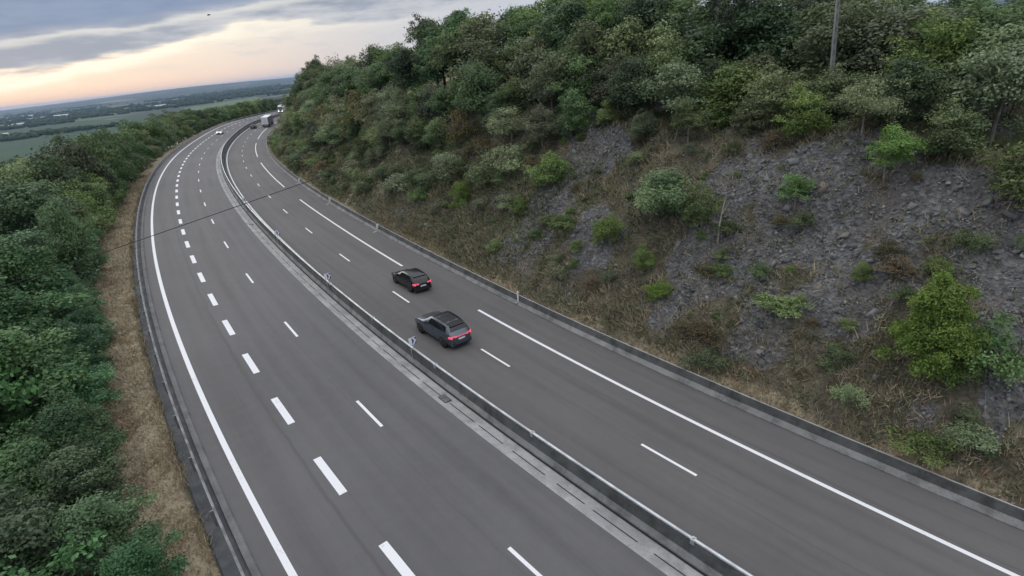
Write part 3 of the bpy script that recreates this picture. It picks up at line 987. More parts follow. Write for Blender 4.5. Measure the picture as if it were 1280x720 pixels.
build_car('suv', SUV, paint('grey_blue_paint', (0.12, 0.137, 0.17), 0.28, 0.65), plain('black_roof', (0.012, 0.012, 0.014), 0.4, 0.0, spec=0.3), frame_at(26.3, 3.5, 0.012, extra=R(2)),
          'dark grey SUV with black roof and red tail-light bar in the inner lane', tail_bar=True)
build_car('hatchback', HATCH, paint('black_paint', (0.013, 0.013, 0.016), 0.25, 0.3), None, frame_at(36.4, 6.35, 0.012, extra=R(1)),
          'black hatchback with lit red tail lights ahead of the grey SUV')
build_car('white_car', HATCH, paint('white_paint', (0.7, 0.71, 0.74), 0.3, 0.0), paint('dark_roof', (0.02, 0.02, 0.025), 0.3, 0.2), frame_at(221.5, -6.3, 0.012, flip=True),
          'distant white car with dark glass coming down the left carriageway', front_lights=True, far=True)
build_car('dark_car', HATCH, paint('dark_paint', (0.02, 0.02, 0.023), 0.3, 0.2), None, frame_at(240.5, 2.65, 0.012),
          'tiny dark car overtaking beside the box lorry', far=True)


def lorry(mat4, label, box_mat, side_mat, cab_mat, oncoming=False):
    root = empty('lorry', None, label, 'lorry')
    # X forward, rear of the box at x = 0
    tr = empty_part('trailer', root)
    MB().box((6.6, 0, 2.52), (13.2, 2.5, 2.76)).build('box', side_mat, tr)
    MB().box((6.6, 0, 3.915), (13.24, 2.54, 0.03)).build('roof', box_mat, tr)
    for sd_ in (1, -1):
        MB().box((-0.03, sd_ * .63, 2.5), (0.05, 1.2, 2.66)).build('rear_door', box_mat, tr)
        for y in (.35, .9):
            MB().box((-0.08, sd_ * y, 2.5), (0.04, 0.04, 2.6)).build('lock_rod', M_STEEL, tr)
        MB().box((-0.06, sd_ * 1.0, 0.98), (0.06, 0.35, 0.13)).build('tail_light', M_TAIL_FAR, tr)
        for x in (2.2, 3.5, 4.8):
            MB().cyl((x, sd_ * 1.06, 0.5), (0, 1, 0), 0.5, 0.34).build('wheel', M_TYRE, tr)
        MB().box((7.6, sd_ * 1.2, 0.85), (3.4, 0.05, 0.5)).build('side_guard', M_TRIM, tr)
    MB().box((6.6, 0, 1.0), (13.0, 1.1, 0.26)).build('chassis', M_TRIM, tr)
    MB().box((0.1, 0, 0.55), (0.1, 2.3, 0.14)).build('underrun_bar', M_STEEL_D, tr)
    MB().box((-0.07, 0, 0.8), (0.03, 0.52, 0.12)).build('number_plate', M_PLATE, tr)
    cb = empty_part('cab', root)
    body = MB()
    pr = [(13.9, 0.75), (13.9, 3.3), (14.2, 3.85), (15.6, 3.7), (16.1, 2.95), (16.25, 1.9), (16.3, 0.6), (15.9, 0.4), (14.0, 0.5)]
    k = len(pr)
    body.add([(x, y, z) for y in (-1.24, 1.24) for x, z in pr], [list(range(k)), [k + i for i in range(k)][::-1]] + [[i, k + i, k + (i + 1) % k, (i + 1) % k] for i in range(k)])
    body.build('cab_shell', cab_mat, cb)
    MB().add([(16.12, -1.1, 2.9), (16.12, 1.1, 2.9), (16.28, 1.12, 1.98), (16.28, -1.12, 1.98)], [[0, 3, 2, 1]]).build('windscreen', M_GLASS, cb)
    for sd_ in (1, -1):
        MB().box((15.4, sd_ * 1.25, 2.4), (0.8, 0.02, 0.8)).build('side_window', M_GLASS, cb)
        MB().box((16.32, sd_ * .92, 0.85), (0.04, 0.42, 0.24)).build('headlight', M_HEAD if oncoming else M_GLASS, cb)
        for x in (15.2, 12.2):
            MB().cyl((x, sd_ * 1.05, 0.5), (0, 1, 0), 0.5, 0.32).build('wheel', M_TYRE, cb)
        MB().box((16.0, sd_ * 1.42, 2.5), (0.16, 0.24, 0.7)).build('mirror', M_TRIM, cb)
    MB().box((16.32, 0, 1.35), (0.04, 1.7, 0.7)).build('grille', M_TRIM, cb)
    MB().box((12.6, 0, 0.85), (3.0, 1.0, 0.3)).build('cab_chassis', M_TRIM, cb)
    root.matrix_world = mat4


M_BOXW = plain('lorry_white', (0.74, 0.75, 0.77), 0.5, vary=0.06, scale=0.6)
lorry(frame_at(241.0, 7.1, 0.0), 'grey-white box lorry seen from behind at the far bend', M_BOXW, plain('lorry_side', (0.07, 0.075, 0.085), 0.6), plain('cab_grey', (0.2, 0.2, 0.22), 0.4))
lorry(frame_at(322.0, -6.2, 0.0, flip=True) @ Matrix.Translation((-16.3, 0, 0)), 'white lorry with lit headlights coming round the bend, half hidden by trees', M_BOXW, M_BOXW, plain('cab_white', (0.75, 0.75, 0.77), 0.35), True)

# ------------------------------------------------------------------ overhead cable, concrete pole and bird
def px_point(px, py, dist):
    r_ = ray(px, py)
    return Vector(np.array([0, 0, CAM_H]) + r_ / np.linalg.norm(r_) * dist)



POLE_D = 47.0
r0 = ray(1047, 60)
hx = r0[:2] / np.linalg.norm(r0[:2]) * POLE_D
ps, pd_ = sd_of(np.array(hx[0]), np.array(hx[1]))
pole_base = Vector(tp(float(ps), float(pd_)))
pole_top = px_point(1049, -30, 10)
pole_top = Vector((pole_base.x, pole_base.y, CAM_H + (pole_top.z - CAM_H) / math.hypot(pole_top.x, pole_top.y) * POLE_D))
t = empty('utility_pole', Matrix.Translation(pole_base) @ Matrix.Rotation(R(-3.5), 4, Vector(FWD)), 'pale concrete utility pole rising above the trees on the right hill', 'pole')
ph = pole_top.z - pole_base.z
MB().box((0, 0, ph / 2 - 0.3), (0.28, 0.24, ph + 0.6), None, 0.68).build('shaft', M_POLE, t)
for k in range(9):
    z_ = 2.0 + k * (ph - 3) / 8
    w_ = 0.28 * (1 - 0.32 * z_ / ph)
    MB().box((-0.02, -0.124 * (1 - 0.32 * z_ / ph) - 0.006, z_), (w_ * 0.3, 0.04, 0.34)).build('recess', M_KERB, t)
MB().box((0, 0, ph - 0.25), (1.5, 0.1, 0.12)).build('crossarm', M_STEEL_D, t)
for x_ in (-0.6, 0.0, 0.6):
    MB().cyl((x_, 0, ph - 0.06), (0, 0, 1), 0.06, 0.24, 8).build('insulator', M_WHITE, t)
ca, cb_ = t.matrix_world @ Vector((-0.6, 0, ph)), px_point(-90, 390, 24.0)
pts = [ca.lerp(cb_, k / 40) - Vector((0, 0, 0.5 * 4 * (k / 40) * (1 - k / 40))) for k in range(41)]
o = MB().tube(pts, 0.013, 6).build('overhead_cable', plain('cable_black', (0.01, 0.01, 0.01), 0.6))
tag(o, 'thin black overhead cable slanting across both carriageways', 'cable')

bp = px_point(261, 19, 75)
b = MB()
b.tube([(-.2, 0, 0), (-.1, 0, .02), (.05, 0, .03), (.17, 0, .04), (.24, 0, .04)], [.01, .045, .06, .035, .01], 8)
for sd_ in (1, -1):
    b.add([(.08, sd_ * .04, .04), (.1, sd_ * .2, .1), (.0, sd_ * .42, .07), (-.04, sd_ * .2, .09), (-.06, sd_ * .04, .04)], [[0, 1, 2, 3, 4] if sd_ < 0 else [4, 3, 2, 1, 0]])
b.add([(-.16, .03, 0), (-.16, -.03, 0), (-.3, -.06, 0), (-.3, .06, 0)], [[0, 1, 2, 3]])
o = b.build('bird', plain('bird_black', (0.02, 0.02, 0.022), 0.8))
o.location = bp
tag(o, 'small dark bird flying in the grey clouds above the plain', 'bird')

# ------------------------------------------------------------------ plants: crowns of many small leaves
NR = np.random.default_rng(7)


def rand_dirs(n, r, zmin=-1.0):
    z = r.uniform(zmin, 1, n)
    a = r.uniform(0, 2 * math.pi, n)
    q = np.sqrt(np.maximum(0, 1 - z * z))
    return np.stack([q * np.cos(a), q * np.sin(a), z], -1)


def leaf_quads(pos, nrm, length, width, r):
    """one rhombic leaf per row"""
    n = len(pos)
    nrm = nrm / np.linalg.norm(nrm, axis=1, keepdims=True)
    t = np.cross(nrm, rand_dirs(n, r))
    t /= np.linalg.norm(t, axis=1, keepdims=True) + 1e-9
    b = np.cross(nrm, t)
    L, W = length[:, None], width[:, None]
    V = np.stack([pos - t * L * .5, pos + b * W * .5 - t * L * .08, pos + t * L * .5, pos - b * W * .5 - t * L * .08], 1)
    return V.reshape(-1, 3), np.arange(4 * n).reshape(n, 4)


def crown_mesh(name, seed, mat, R0=2.8, H=8.0, z0=0.28, lobes=16, sprays=420, per=9, leaf=0.3, spread=0.42, squash=1.0, lobe_r=(0.30, 0.46), top=0.0):
    r = np.random.default_rng(seed)
    cz, rz = H * (1 + z0) / 2, H * (1 - z0) / 2
    dd = rand_dirs(lobes, r, -0.95 if z0 < 0.05 else -0.75)
    rad = r.uniform(0.45, 0.82, lobes)
    wild = r.uniform(0, 1, lobes) < 0.28
    rad = np.where(wild, r.uniform(0.86, 1.1, lobes), rad)
    C = dd * rad[:, None] * np.array([R0, R0, rz]) * np.array([1, 1, 0.92])
    C[:, :2] *= (1 - top * np.clip(C[:, 2] / rz, 0, 1))[:, None]
    lr = r.uniform(*lobe_r, lobes) * R0 * np.where(wild, 0.6, 1.0)
    C[:, :2] += (r.normal(0, .12, 2) * R0)[None] * np.clip(C[:, 2:3] / rz, -.5, 1)
    C = np.vstack([C, [[0, 0, rz * 0.55]], [[0, 0, 0.0]]])
    lr = np.r_[lr, R0 * 0.38, R0 * 0.5]
    lobes += 2
    k = r.choice(lobes, sprays, p=lr ** 2 / (lr ** 2).sum())
    sd_ = rand_dirs(sprays, r, -0.55)
    sp_ = C[k] + sd_ * (lr[k] * r.uniform(0.72, 1.12, sprays))[:, None] * np.array([1, 1, 0.85 * squash])
    m = sprays * per
    idx = np.repeat(np.arange(sprays), per)
    pos = sp_[idx] + r.normal(0, spread * 0.5, (m, 3)) * np.array([1, 1, 0.6])
    nrm = sd_[idx] * 0.7 + rand_dirs(m, r) * 0.75 + np.array([0, 0, 0.45])
    ln = leaf * r.uniform(0.6, 1.35, m)
    V, F = leaf_quads(pos, nrm, ln, ln * r.uniform(0.45, 0.7, m), r)
    V[:, 2] += cz
    tint = np.clip(0.5 + (r.normal(0, 0.16, lobes)[k] + r.normal(0, 0.12, sprays))[idx] + r.normal(0, 0.16, m), 0, 1)
    return np_mesh(name, V, F, mat, attr={'tint': np.repeat(tint, 4)}), C + np.array([0, 0, cz]), lr


def wood_mesh(name, seed, mat, C, H, r0=0.16, limbs=8, z0=0.28, stems=1):
    r = random.Random(seed)
    mb = MB()
    for st in range(stems):
        ox, oy = (0, 0) if stems == 1 else (r.uniform(-.3, .3), r.uniform(-.3, .3))
        pts = [Vector((ox * (1 + 2 * q) + r.uniform(-.12, .12) * q * 2, oy * (1 + 2 * q) + r.uniform(-.12, .12) * q * 2, -0.4 + q * (H * .86 + .4))) for q in (0, .15, .35, .55, .8, 1)]
        mb.tube(pts, [r0 * 1.25, r0, r0 * .8, r0 * .6, r0 * .35, r0 * .1], 7)
        order = sorted(range(len(C)), key=lambda i: -C[i][2])[:limbs * 2:2]
        for i in order:
            c = Vector(C[i])
            z = max(H * z0 * .7, c.z * r.uniform(.5, .75))
            a = Vector((ox, oy, z))
            mid = a.lerp(c, .5) + Vector((r.uniform(-.2, .2), r.uniform(-.2, .2), r.uniform(.0, .3)))
            mb.tube([a, mid, c], [r0 * .42, r0 * .28, r0 * .08], 5)
    me = bpy.data.meshes.new(name)
    me.from_pydata(mb.v, [], mb.f)
    me.materials.append(mat)
    me.polygons.foreach_set('use_smooth', np.ones(len(me.polygons), bool))
    return me


LM = dict(
    dark=leaf_mat('leaf_dark', (0.03, 0.064, 0.026), (0.12, 0.175, 0.068)),
    mid=leaf_mat('leaf_mid', (0.052, 0.095, 0.032), (0.175, 0.23, 0.085)),
    olive=leaf_mat('leaf_olive', (0.07, 0.098, 0.044), (0.225, 0.262, 0.135)),
    light=leaf_mat('leaf_light', (0.072, 0.125, 0.038), (0.18, 0.25, 0.082)),
    near=leaf_mat('leaf_near', (0.03, 0.078, 0.033), (0.13, 0.23, 0.1)),
    bright=leaf_mat('leaf_bright', (0.07, 0.125, 0.026), (0.21, 0.275, 0.07), vary=0.2),
    pine=leaf_mat('leaf_pine', (0.03, 0.052, 0.03), (0.065, 0.095, 0.052), 0.1),
    rust=leaf_mat('leaf_rust', (0.085, 0.075, 0.034), (0.15, 0.125, 0.058)),
)


def pine_mesh(seed, H):
    r = np.random.default_rng(seed)
    P, N, LN = [], [], []
    for i in range(16):
        z = H * (0.4 + 0.58 * i / 15)
        rr = 2.3 * (1.02 - (z / H - 0.35) / 0.68) + 0.35
        for b_ in range(6):
            a = r.uniform(0, 6.28)
            for q in np.linspace(0.3, 1, 4):
                c = np.array([math.cos(a) * rr * q, math.sin(a) * rr * q, z + 0.35 * q + r.normal(0, .1)])
                k = 7
                P.append(c + r.normal(0, .2, (k, 3)) * np.array([1, 1, .5]))
                N.append(rand_dirs(k, r) + np.array([0, 0, .5]))
                LN.append(r.uniform(.25, .5, k))
    P, N, LN = np.vstack(P), np.vstack(N), np.concatenate(LN)
    V, F = leaf_quads(P, N, LN, LN * .3, r)
    return np_mesh('needles', V, F, LM['pine'], attr={'tint': np.repeat(r.uniform(0, 1, len(P)), 4)})


TREES = {}        # kind -> [(crown mesh, trunk mesh, unit height, unit radius)]


def make_variants(kind, mat, n, H, R0, bark=None, r0=0.16, stems=1, limbs=8, **kw):
    out = []
    for i in range(n):
        sd_ = hash_seed(kind) + i * 17
        me_, C, lr = crown_mesh('crown', sd_, LM[mat], R0=R0, H=H, **kw)
        out.append((me_, wood_mesh('trunk', sd_, bark or M_BARK, C, H, r0, limbs, kw.get('z0', .28), stems), H, R0))
    TREES[kind] = out


def hash_seed(k):
    return sum((i + 3) * ord(c) for i, c in enumerate(k))


make_variants('oak', 'dark', 6, 9.5, 3.2, lobes=28, sprays=1000, per=10, leaf=0.25, spread=0.42, lobe_r=(0.22, 0.4))
make_variants('ash', 'mid', 6, 9.0, 2.8, lobes=26, sprays=850, per=10, leaf=0.23, spread=0.42, lobe_r=(0.22, 0.4))
make_variants('acacia', 'olive', 5, 6.5, 2.5, bark=M_BARK_P, r0=0.11, lobes=24, sprays=700, per=10, leaf=0.19, spread=0.5, z0=0.06, lobe_r=(0.2, 0.38))
make_variants('birch', 'light', 4, 7.5, 2.2, bark=M_BARK_P, r0=0.11, lobes=22, sprays=700, per=10, leaf=0.19, spread=0.42, z0=0.12, top=0.35)
make_variants('thicket', 'mid', 5, 6.0, 2.6, r0=0.1, stems=2, limbs=6, lobes=26, sprays=800, per=10, leaf=0.2, spread=0.42, z0=0.02, lobe_r=(0.2, 0.38), top=0.2)
make_variants('dark_thicket', 'dark', 4, 6.0, 2.6, r0=0.1, stems=2, limbs=6, lobes=26, sprays=800, per=10, leaf=0.21, spread=0.42, z0=0.02, lobe_r=(0.2, 0.38), top=0.2)
make_variants('locust', 'near', 5, 7.5, 3.0, lobes=30, sprays=1500, per=13, leaf=0.2, spread=0.42, z0=0.03, lobe_r=(0.16, 0.34))
make_variants('bush', 'bright', 3, 4.0, 2.0, bark=M_BARK_P, r0=0.07, stems=3, limbs=5, lobes=24, sprays=1000, per=9, leaf=0.12, spread=0.24, z0=0.0, top=0.6, lobe_r=(0.16, 0.34))
make_variants('tall_bush', 'bright', 1, 5.6, 2.1, bark=M_BARK_P, r0=0.035, stems=1, limbs=4, lobes=50, sprays=3600, per=9, leaf=0.12, spread=0.26, z0=-0.1, top=0.75, lobe_r=(0.14, 0.3))
make_variants('scrub', 'olive', 3, 2.6, 1.7, bark=M_BARK_P, r0=0.05, stems=3, limbs=5, lobes=14, sprays=330, per=8, leaf=0.14, spread=0.34, z0=0.0, lobe_r=(0.16, 0.36))
make_variants('green_scrub', 'mid', 3, 2.8, 1.7, r0=0.05, stems=3, limbs=5, lobes=14, sprays=380, per=8, leaf=0.15, spread=0.3, z0=0.0, lobe_r=(0.16, 0.36))
make_variants('rust_scrub', 'rust', 2, 3.0, 1.6, r0=0.05, stems=3, limbs=5, lobes=14, sprays=260, per=8, leaf=0.15, spread=0.36, z0=0.0, lobe_r=(0.16, 0.36))
pv = []
for i in range(2):
    tr = MB().tube([(0, 0, -.4), (.05, 0, 3), (0, .08, 7), (0, 0, 11.6)], [.17, .15, .11, .02], 8)
    me_ = bpy.data.meshes.new('trunk')
    me_.from_pydata(tr.v, [], tr.f)
    me_.materials.append(M_BARK_P)
    pv.append((pine_mesh(300 + i, 12.0), me_, 12.0, 2.6))
TREES['pine'] = pv
rt = random.Random(11)
N_PLANTS = [0]


def plant(kind, s, d, h, rad, label, cat, name, group=None, sink=0.15):
    if cat == 'shrub':
        sink = 0.12 * h
    me_c, me_t, H, R0 = rt.choice(TREES[kind])
    p = tp(s, d)
    root = empty(name, None, label, cat, group)
    root.matrix_world = Matrix.Translation(Vector(p) - Vector((0, 0, sink))) @ Matrix.Rotation(rt.uniform(0, 6.28), 4, 'Z') @ Matrix.Diagonal((rad / R0, rad / R0 * rt.uniform(.88, 1.12), h / H, 1))
    link(bpy.data.objects.new('crown', me_c), root)
    link(bpy.data.objects.new('trunk', me_t), root)
    N_PLANTS[0] += 1
    return root


# outline of the woods against sky and plain, in photo pixels
SKY_X = [340, 354, 362, 380, 413, 441, 456, 474, 499, 517, 530, 551, 572, 594, 627, 646, 700, 1000, 1060, 1100, 1160, 1225, 1240, 1262, 1400]
SKY_Y = [150, 138, 92, 78, 69, 72, 63, 49, 50, 40, 18, 11, 14, 3, 3, 5, -25, -25, -22, -24, -20, -24, -22, -20, -24]
LFT_X = [-60, 0, 17, 40, 70, 82, 107, 130, 150, 180, 207, 240, 265, 300, 320, 352, 380]
LFT_Y = [215, 210, 200, 182, 170, 157, 146, 152, 152, 142, 134, 132, 132, 125, 122, 117, 112]


WINDOWS = [(1034, 1061, 47.0, 74), (884, 945, 54.0, 58)]      # things that show through above nearer trees: pole, pine trunks


def height_limit(s, d, rad, xs, ys):
    """tallest tree at (s, d) whose top stays below the outline"""
    p = tp(s, d)
    px, py, dp = project(p)
    hd = np.hypot(p[0], p[1])
    lim = 99.0
    for off in (-0.7, 0.0, 0.7):
        x = px + off * rad * F_PX / dp
        y = np.interp(x, xs, ys)
        for x0, x1, dist, y0 in WINDOWS:
            if x0 < x + 8 and x - 8 < x1 and hd < dist + 2:
                y = max(y, y0)
        r_ = ray(x, y)
        z = CAM_H + r_[2] / np.hypot(r_[0], r_[1]) * hd
        lim = min(lim, z - p[2])
    return lim, float(px), float(py), float(dp)


CAND = []      # kind, s, d, h, rad, look, place, depth


# --- wood on the hill to the right
def right_wood():
    front = lambda s: np.interp(s, [-30, 0, 20, 42, 60, 80, 105, 140, 200, 330], [26.6, 26.0, 25.6, 24, 21.5, 19.5, 17.5, 17.5, 18.5, 18.5])
    rows = [0, 2.8, 6.4, 10.5, 15.0, 20.5, 27.0, 35.0]
    for ri, off in enumerate(rows):
        s = -34.0 + rt.uniform(0, 3)
        while s < 335:
            d = front(s) + off + rt.uniform(-1.2, 1.2)
            kind = rt.choices(['oak', 'ash', 'acacia', 'birch'], [6, 5, 2, 1.3])[0]
            if ri < 2:
                kind = rt.choices(['thicket', 'dark_thicket', 'acacia', 'birch', 'rust_scrub'], [4, 2, 5, 1.2, .35])[0]
            elif s < 40 and ri == 2:
                kind = rt.choices(['oak', 'ash', 'acacia', 'thicket'], [2, 3, 4, 2])[0]
            if 2 <= ri <= 5 and s < 45 and 850 < project(tp(s, d))[0] < 1090:
                kind = rt.choice(['thicket', 'dark_thicket', 'dark_thicket'])
            h = {0: rt.uniform(2.6, 4.6), 1: rt.uniform(4.5, 7.0), 2: rt.uniform(6.5, 9)}.get(ri, rt.uniform(9, 13))
            if s > 60:
                h *= 1.15
            rad = h * rt.uniform(.30, .40) if kind not in ('acacia', 'thicket', 'dark_thicket', 'rust_scrub') else h * rt.uniform(.42, .56)
            lim, px, py, dp = height_limit(s, d, rad, SKY_X, SKY_Y)
            if 330 < px < 1400:
                h2 = min(h, lim * rt.uniform(.93, 1.0))
                if lim > h and ri >= 4 and lim < 18:
                    h2 = lim * rt.uniform(.97, 1.09)
                if h2 > 2.2:
                    rad = min(rad, h2 * .55)
                    where = ('round the far bend' if s > 170 else 'before the far bend') if s > 110 else ('above the leafy bank' if s > 45 else 'above the slate slope')
                    depth = 'front row' if ri < 2 else ('middle rows' if ri < 4 else 'skyline row')
                    CAND.append((kind, s, d, h2, rad, f'{depth} {where}'))
            s += rt.uniform(3.4, 4.9) * (1.0 if s < 110 else 1.6) * (1 + .05 * ri)


# --- wood down the embankment to the left
def left_wood():
    front = lambda s: np.interp(s, [-20, 0, 20, 30, 45, 60, 80, 97, 120, 340], [15.5, 15.5, 15.5, 15.8, 16.5, 17.2, 17.0, 15.9, 15.5, 15.5])
    for ri, off in enumerate([0.3, 3.2, 7.0, 12.0, 18.0, 26.0]):
        s = -14.0 + rt.uniform(0, 3)
        while s < 345:
            d = -(front(s) + off + rt.uniform(-.4, .8))
            kind = 'locust' if s < 70 else rt.choices(['oak', 'ash', 'birch', 'acacia'], [5, 4, .8, 1])[0]
            if ri < 2 and s >= 70:
                kind = rt.choices(['thicket', 'dark_thicket'], [2, 3])[0]
            h = {0: rt.uniform(2.8, 4.4), 1: rt.uniform(6, 9), 2: rt.uniform(9, 13)}.get(ri, rt.uniform(12, 17))
            if 55 < s < 135:
                h = {0: rt.uniform(4.5, 8), 1: rt.uniform(9, 12.5)}.get(ri, h)
            if s > 90:
                h *= 1.25
            rad = min(h * rt.uniform(.34, .5), 4.6)
            h *= rt.choice((.75, 1.0, 1.0, 1.15))
            if ri == 0:
                rad = max(1.5, min(rad, -d - np.interp(s, [0, 25, 40, 60, 97, 120], [13.8, 13.9, 14.2, 14.8, 14.0, 13.6])))
            lim, px, py, dp = height_limit(s, d, rad, LFT_X, LFT_Y)
            if -260 < px < 420 and dp > 7:
                h2 = min(h, lim * rt.uniform(.9, 1.0)) if s > 40 else h
                if ri >= 2 and 6 < lim < 15 and s > 60:
                    h2 = lim * rt.uniform(.86, 1.0)
                if h2 > 1.8:
                    rad = min(rad, h2 * .62)
                    where = ('round the far bend' if s > 220 else 'before the far bend') if s > 130 else ('by the middle verge' if s > 45 else 'by the near verge')
                    CAND.append((kind, s, d, h2, rad, f"left wood {'front' if ri < 2 else 'depth'} {where}"))
            s += (rt.uniform(3.8, 6.4) if s < 110 else rt.uniform(5.8, 8.8)) * (1 + .12 * ri) * (.62 if ri == 0 and s < 60 else 1.0)


LOOK = {'locust': 'blue-green fine-leaved tree', 'oak': 'dark green dense tree', 'ash': 'mid green broadleaf tree', 'acacia': 'grey-green loose tree', 'birch': 'light green slender tree',
        'thicket': 'mid green bushy tree', 'dark_thicket': 'dark green bushy tree', 'rust_scrub': 'rust-tinged small tree'}
ORD = 'first second third fourth fifth sixth seventh eighth ninth tenth eleventh twelfth thirteenth fourteenth fifteenth sixteenth seventeenth eighteenth nineteenth twentieth'.split()
ORD += ['twenty-' + q_ for q_ in ORD[:9]] + ['thirtieth'] + ['thirty-' + q_ for q_ in ORD[:9]]


def plant_woods():
    """drop the trees that nothing of the photo could show (wholly behind nearer ones), then label and plant"""
    gw, gh = 330, 190
    yy, xx = np.mgrid[0:gh, 0:gw]
    cover = np.zeros((gh, gw))
    info = []
    for c in CAND:
        p = tp(c[1], c[2]) + np.array([0, 0, c[3] * .5])
        px, py, dp = project(p)
        info.append((float(dp), float(px), float(py), c))
    kept = []
    for dp, px, py, c in sorted(info, key=lambda q: q[0]):
        rx, ry = max(c[4] * F_PX / dp / 4, .7), max(c[3] * .5 * F_PX / dp / 4, .7)
        el = ((xx - (px / 4 + 5)) / rx) ** 2 + ((yy - (py / 4 + 5)) / ry) ** 2 < 1
        n = el.sum()
        if n == 0:
            continue
        if (cover[el] < 1.6).sum() / n < 0.12:
            continue
        cover[el] += 0.8
        kept.append((px, c))
    groups = {}
    for px, c in kept:
        groups.setdefault((LOOK[c[0]], c[5]), []).append((px, c))
    for (look, place), mem in groups.items():
        mem.sort(key=lambda q: -q[0] if 'left' not in place else q[0])
        for i, (px, c) in enumerate(mem):
            side = 'left edge' if 'left' in place else 'right'
            if len(mem) == 1:
                lab = f'lone {look}, {place}'
            elif len(mem) <= 20:
                lab = f'{ORD[i]} {look} from the {side}, {place}'
            else:
                lab = f'{look}, {place}'
            plant(c[0], c[1], c[2], c[3], c[4], lab, 'tree', 'broadleaf_tree', f'{look}s, {place}', 0.3)
    print('trees', len(kept), 'of', len(CAND))


right_wood()
left_wood()
plant_woods()

# --- single plants that can be told apart on the cutting (photo pixel of the foot, height, radius)
SHRUBS = [
    ('tall_bush', 1156, 464, 6.2, 2.0, 'tall bright yellow-green bush, largest on the slate slope at the right'),
    ('green_scrub', 1226, 470, 3.2, 1.7, 'dark green shrub close against the right side of the tall bright bush'),
    ('bush', 876, 282, 3.3, 1.6, 'bright green leafy bush beside a bare pale stick, middle of the slope'),
    ('thicket', 832, 272, 4.4, 2.4, 'olive-green shrub standing just left of the bright leafy bush'),
    ('bush', 578, 258, 3.2, 1.5, 'bright yellow-green rounded bush alone on the slope above the black hatchback'),
    ('bush', 762, 303, 2.5, 1.5, 'low green bush on the slope left of the olive shrub'),
    ('bush', 803, 340, 2.2, 0.9, 'small narrow yellow-green bush below the olive shrub'),
    ('green_scrub', 690, 232, 3.4, 2.1, 'dark green shrub at the upper left edge of the slate'),
    ('bush', 652, 268, 2.0, 1.0, 'small yellowish bush at the left edge of the slate'),
    ('green_scrub', 706, 290, 1.7, 1.4, 'low green shrub in the middle of the left slate patch'),
    ('birch', 992, 262, 2.6, 1.0, 'thin pale green sapling on the slate below the wood'),
    ('green_scrub', 1003, 285, 1.3, 0.9, 'small green shrub at the foot of the pale sapling'),
    ('green_scrub', 950, 350, 1.2, 0.8, 'small round green shrub low on the slate left of the tall bright bush'),
    ('bush', 1076, 350, 1.2, 0.7, 'tiny yellow-green bush on bare slate left of the tall bright bush'),
    ('green_scrub', 1270, 255, 3.6, 2.2, 'green shrub at the right edge of the picture above the slate'),
    ('green_scrub', 1150, 578, 1.1, 1.4, 'low green shrub near the roadside barrier at the lower right'),
    ('scrub', 1215, 560, 1.2, 1.4, 'grey-green low scrub near the roadside barrier in the right corner'),
    ('green_scrub', 980, 392, 1.1, 1.6, 'spreading low green shrub on brown soil below the slate'),
    ('scrub', 1060, 500, 0.9, 1.0, 'greyish scrub low on the bank halfway to the tall bright bush'),
    ('rust_scrub', 1247, 150, 3.6, 1.5, 'rust-brown shrub at the foot of the wood near the right edge'),
    ('green_scrub', 480, 228, 2.4, 1.9, 'green shrub low on the bank left of the rust-brown bracken'),
    ('green_scrub', 520, 232, 2.2, 1.7, 'green shrub beside the rust-brown bracken patch'),
    ('scrub', 560, 215, 2.6, 2.1, 'grey-green shrub above the lone rounded bush'),
    ('scrub', 610, 232, 2.8, 2.2, 'grey-green shrub right of the lone rounded bush'),
    ('scrub', 640, 215, 3.0, 2.4, 'grey-green shrub at the wood edge left of the slate'),
    ('green_scrub', 905, 345, 0.9, 0.9, 'tiny green shrub at the foot of the bare pale stick'),
    ('scrub', 700, 345, 1.0, 1.3, 'low grey shrub just above the roadside barrier marker post'),
    ('rust_scrub', 880, 425, 1.0, 1.5, 'low rust-brown scrub on the bank above the barrier'),
    ('scrub', 880, 465, 1.2, 1.3, 'greyish-green low scrub close behind the barrier'),
]
for kind, px, py, h, rad, lab in SHRUBS:
    s, d = on_terrain(px, py)
    plant(kind, float(s), float(max(d, 12.2)), h, rad, lab, 'shrub', 'shrub')
# a small pale-stemmed tree on the brow
s, d = on_terrain(1105, 226)
t = plant('birch', float(s), float(d), 3.6, 1.4, 'small pale-stemmed tree standing on the brow of the slate slope', 'tree', 'broadleaf_tree')
# scattered scrub on the leafy bank and on the slate, labelled by stretch of the bank and order along it
LOW = {}
for k in range(240):
    bank = k < 130
    s = rt.uniform(44, 180) if bank else rt.uniform(-14, 46)
    d = rt.uniform(13.0, np.interp(s, [44, 60, 80, 105, 140], [24, 21, 19.5, 17, 15.5])) if bank else rt.uniform(13.5, 26.5)
    kind = rt.choice(['scrub', 'scrub', 'green_scrub', 'green_scrub', 'rust_scrub'] if bank else ['green_scrub', 'green_scrub', 'scrub', 'scrub', 'bush', 'rust_scrub'])
    h = rt.uniform(0.9, 2.9) if bank else rt.uniform(0.4, 1.5)
    rad = h * (rt.uniform(.65, .95) if bank else rt.uniform(.6, .9))
    look = {'scrub': 'grey-green', 'green_scrub': 'green', 'rust_scrub': 'rust-tinged', 'bush': 'yellow-green'}[kind]
    px_ = float(project(tp(s, d))[0])
    if px_ > 1310:
        continue
    if bank:
        zone = ('low' if d < 16 else 'high') + ' on the ' + ('far' if s > 105 else ('middle' if s > 70 else 'near')) + ' leafy bank'
    else:
        zone = ('low on' if d < 17.5 else ('halfway up' if d < 22 else 'high on')) + ' the slate ' + ('left of the stick' if px_ < 897 else ('right of the stick' if px_ < 1090 else 'by the big bush'))
    LOW.setdefault((look, zone, bank), []).append((px_, kind, s, d, h, rad))
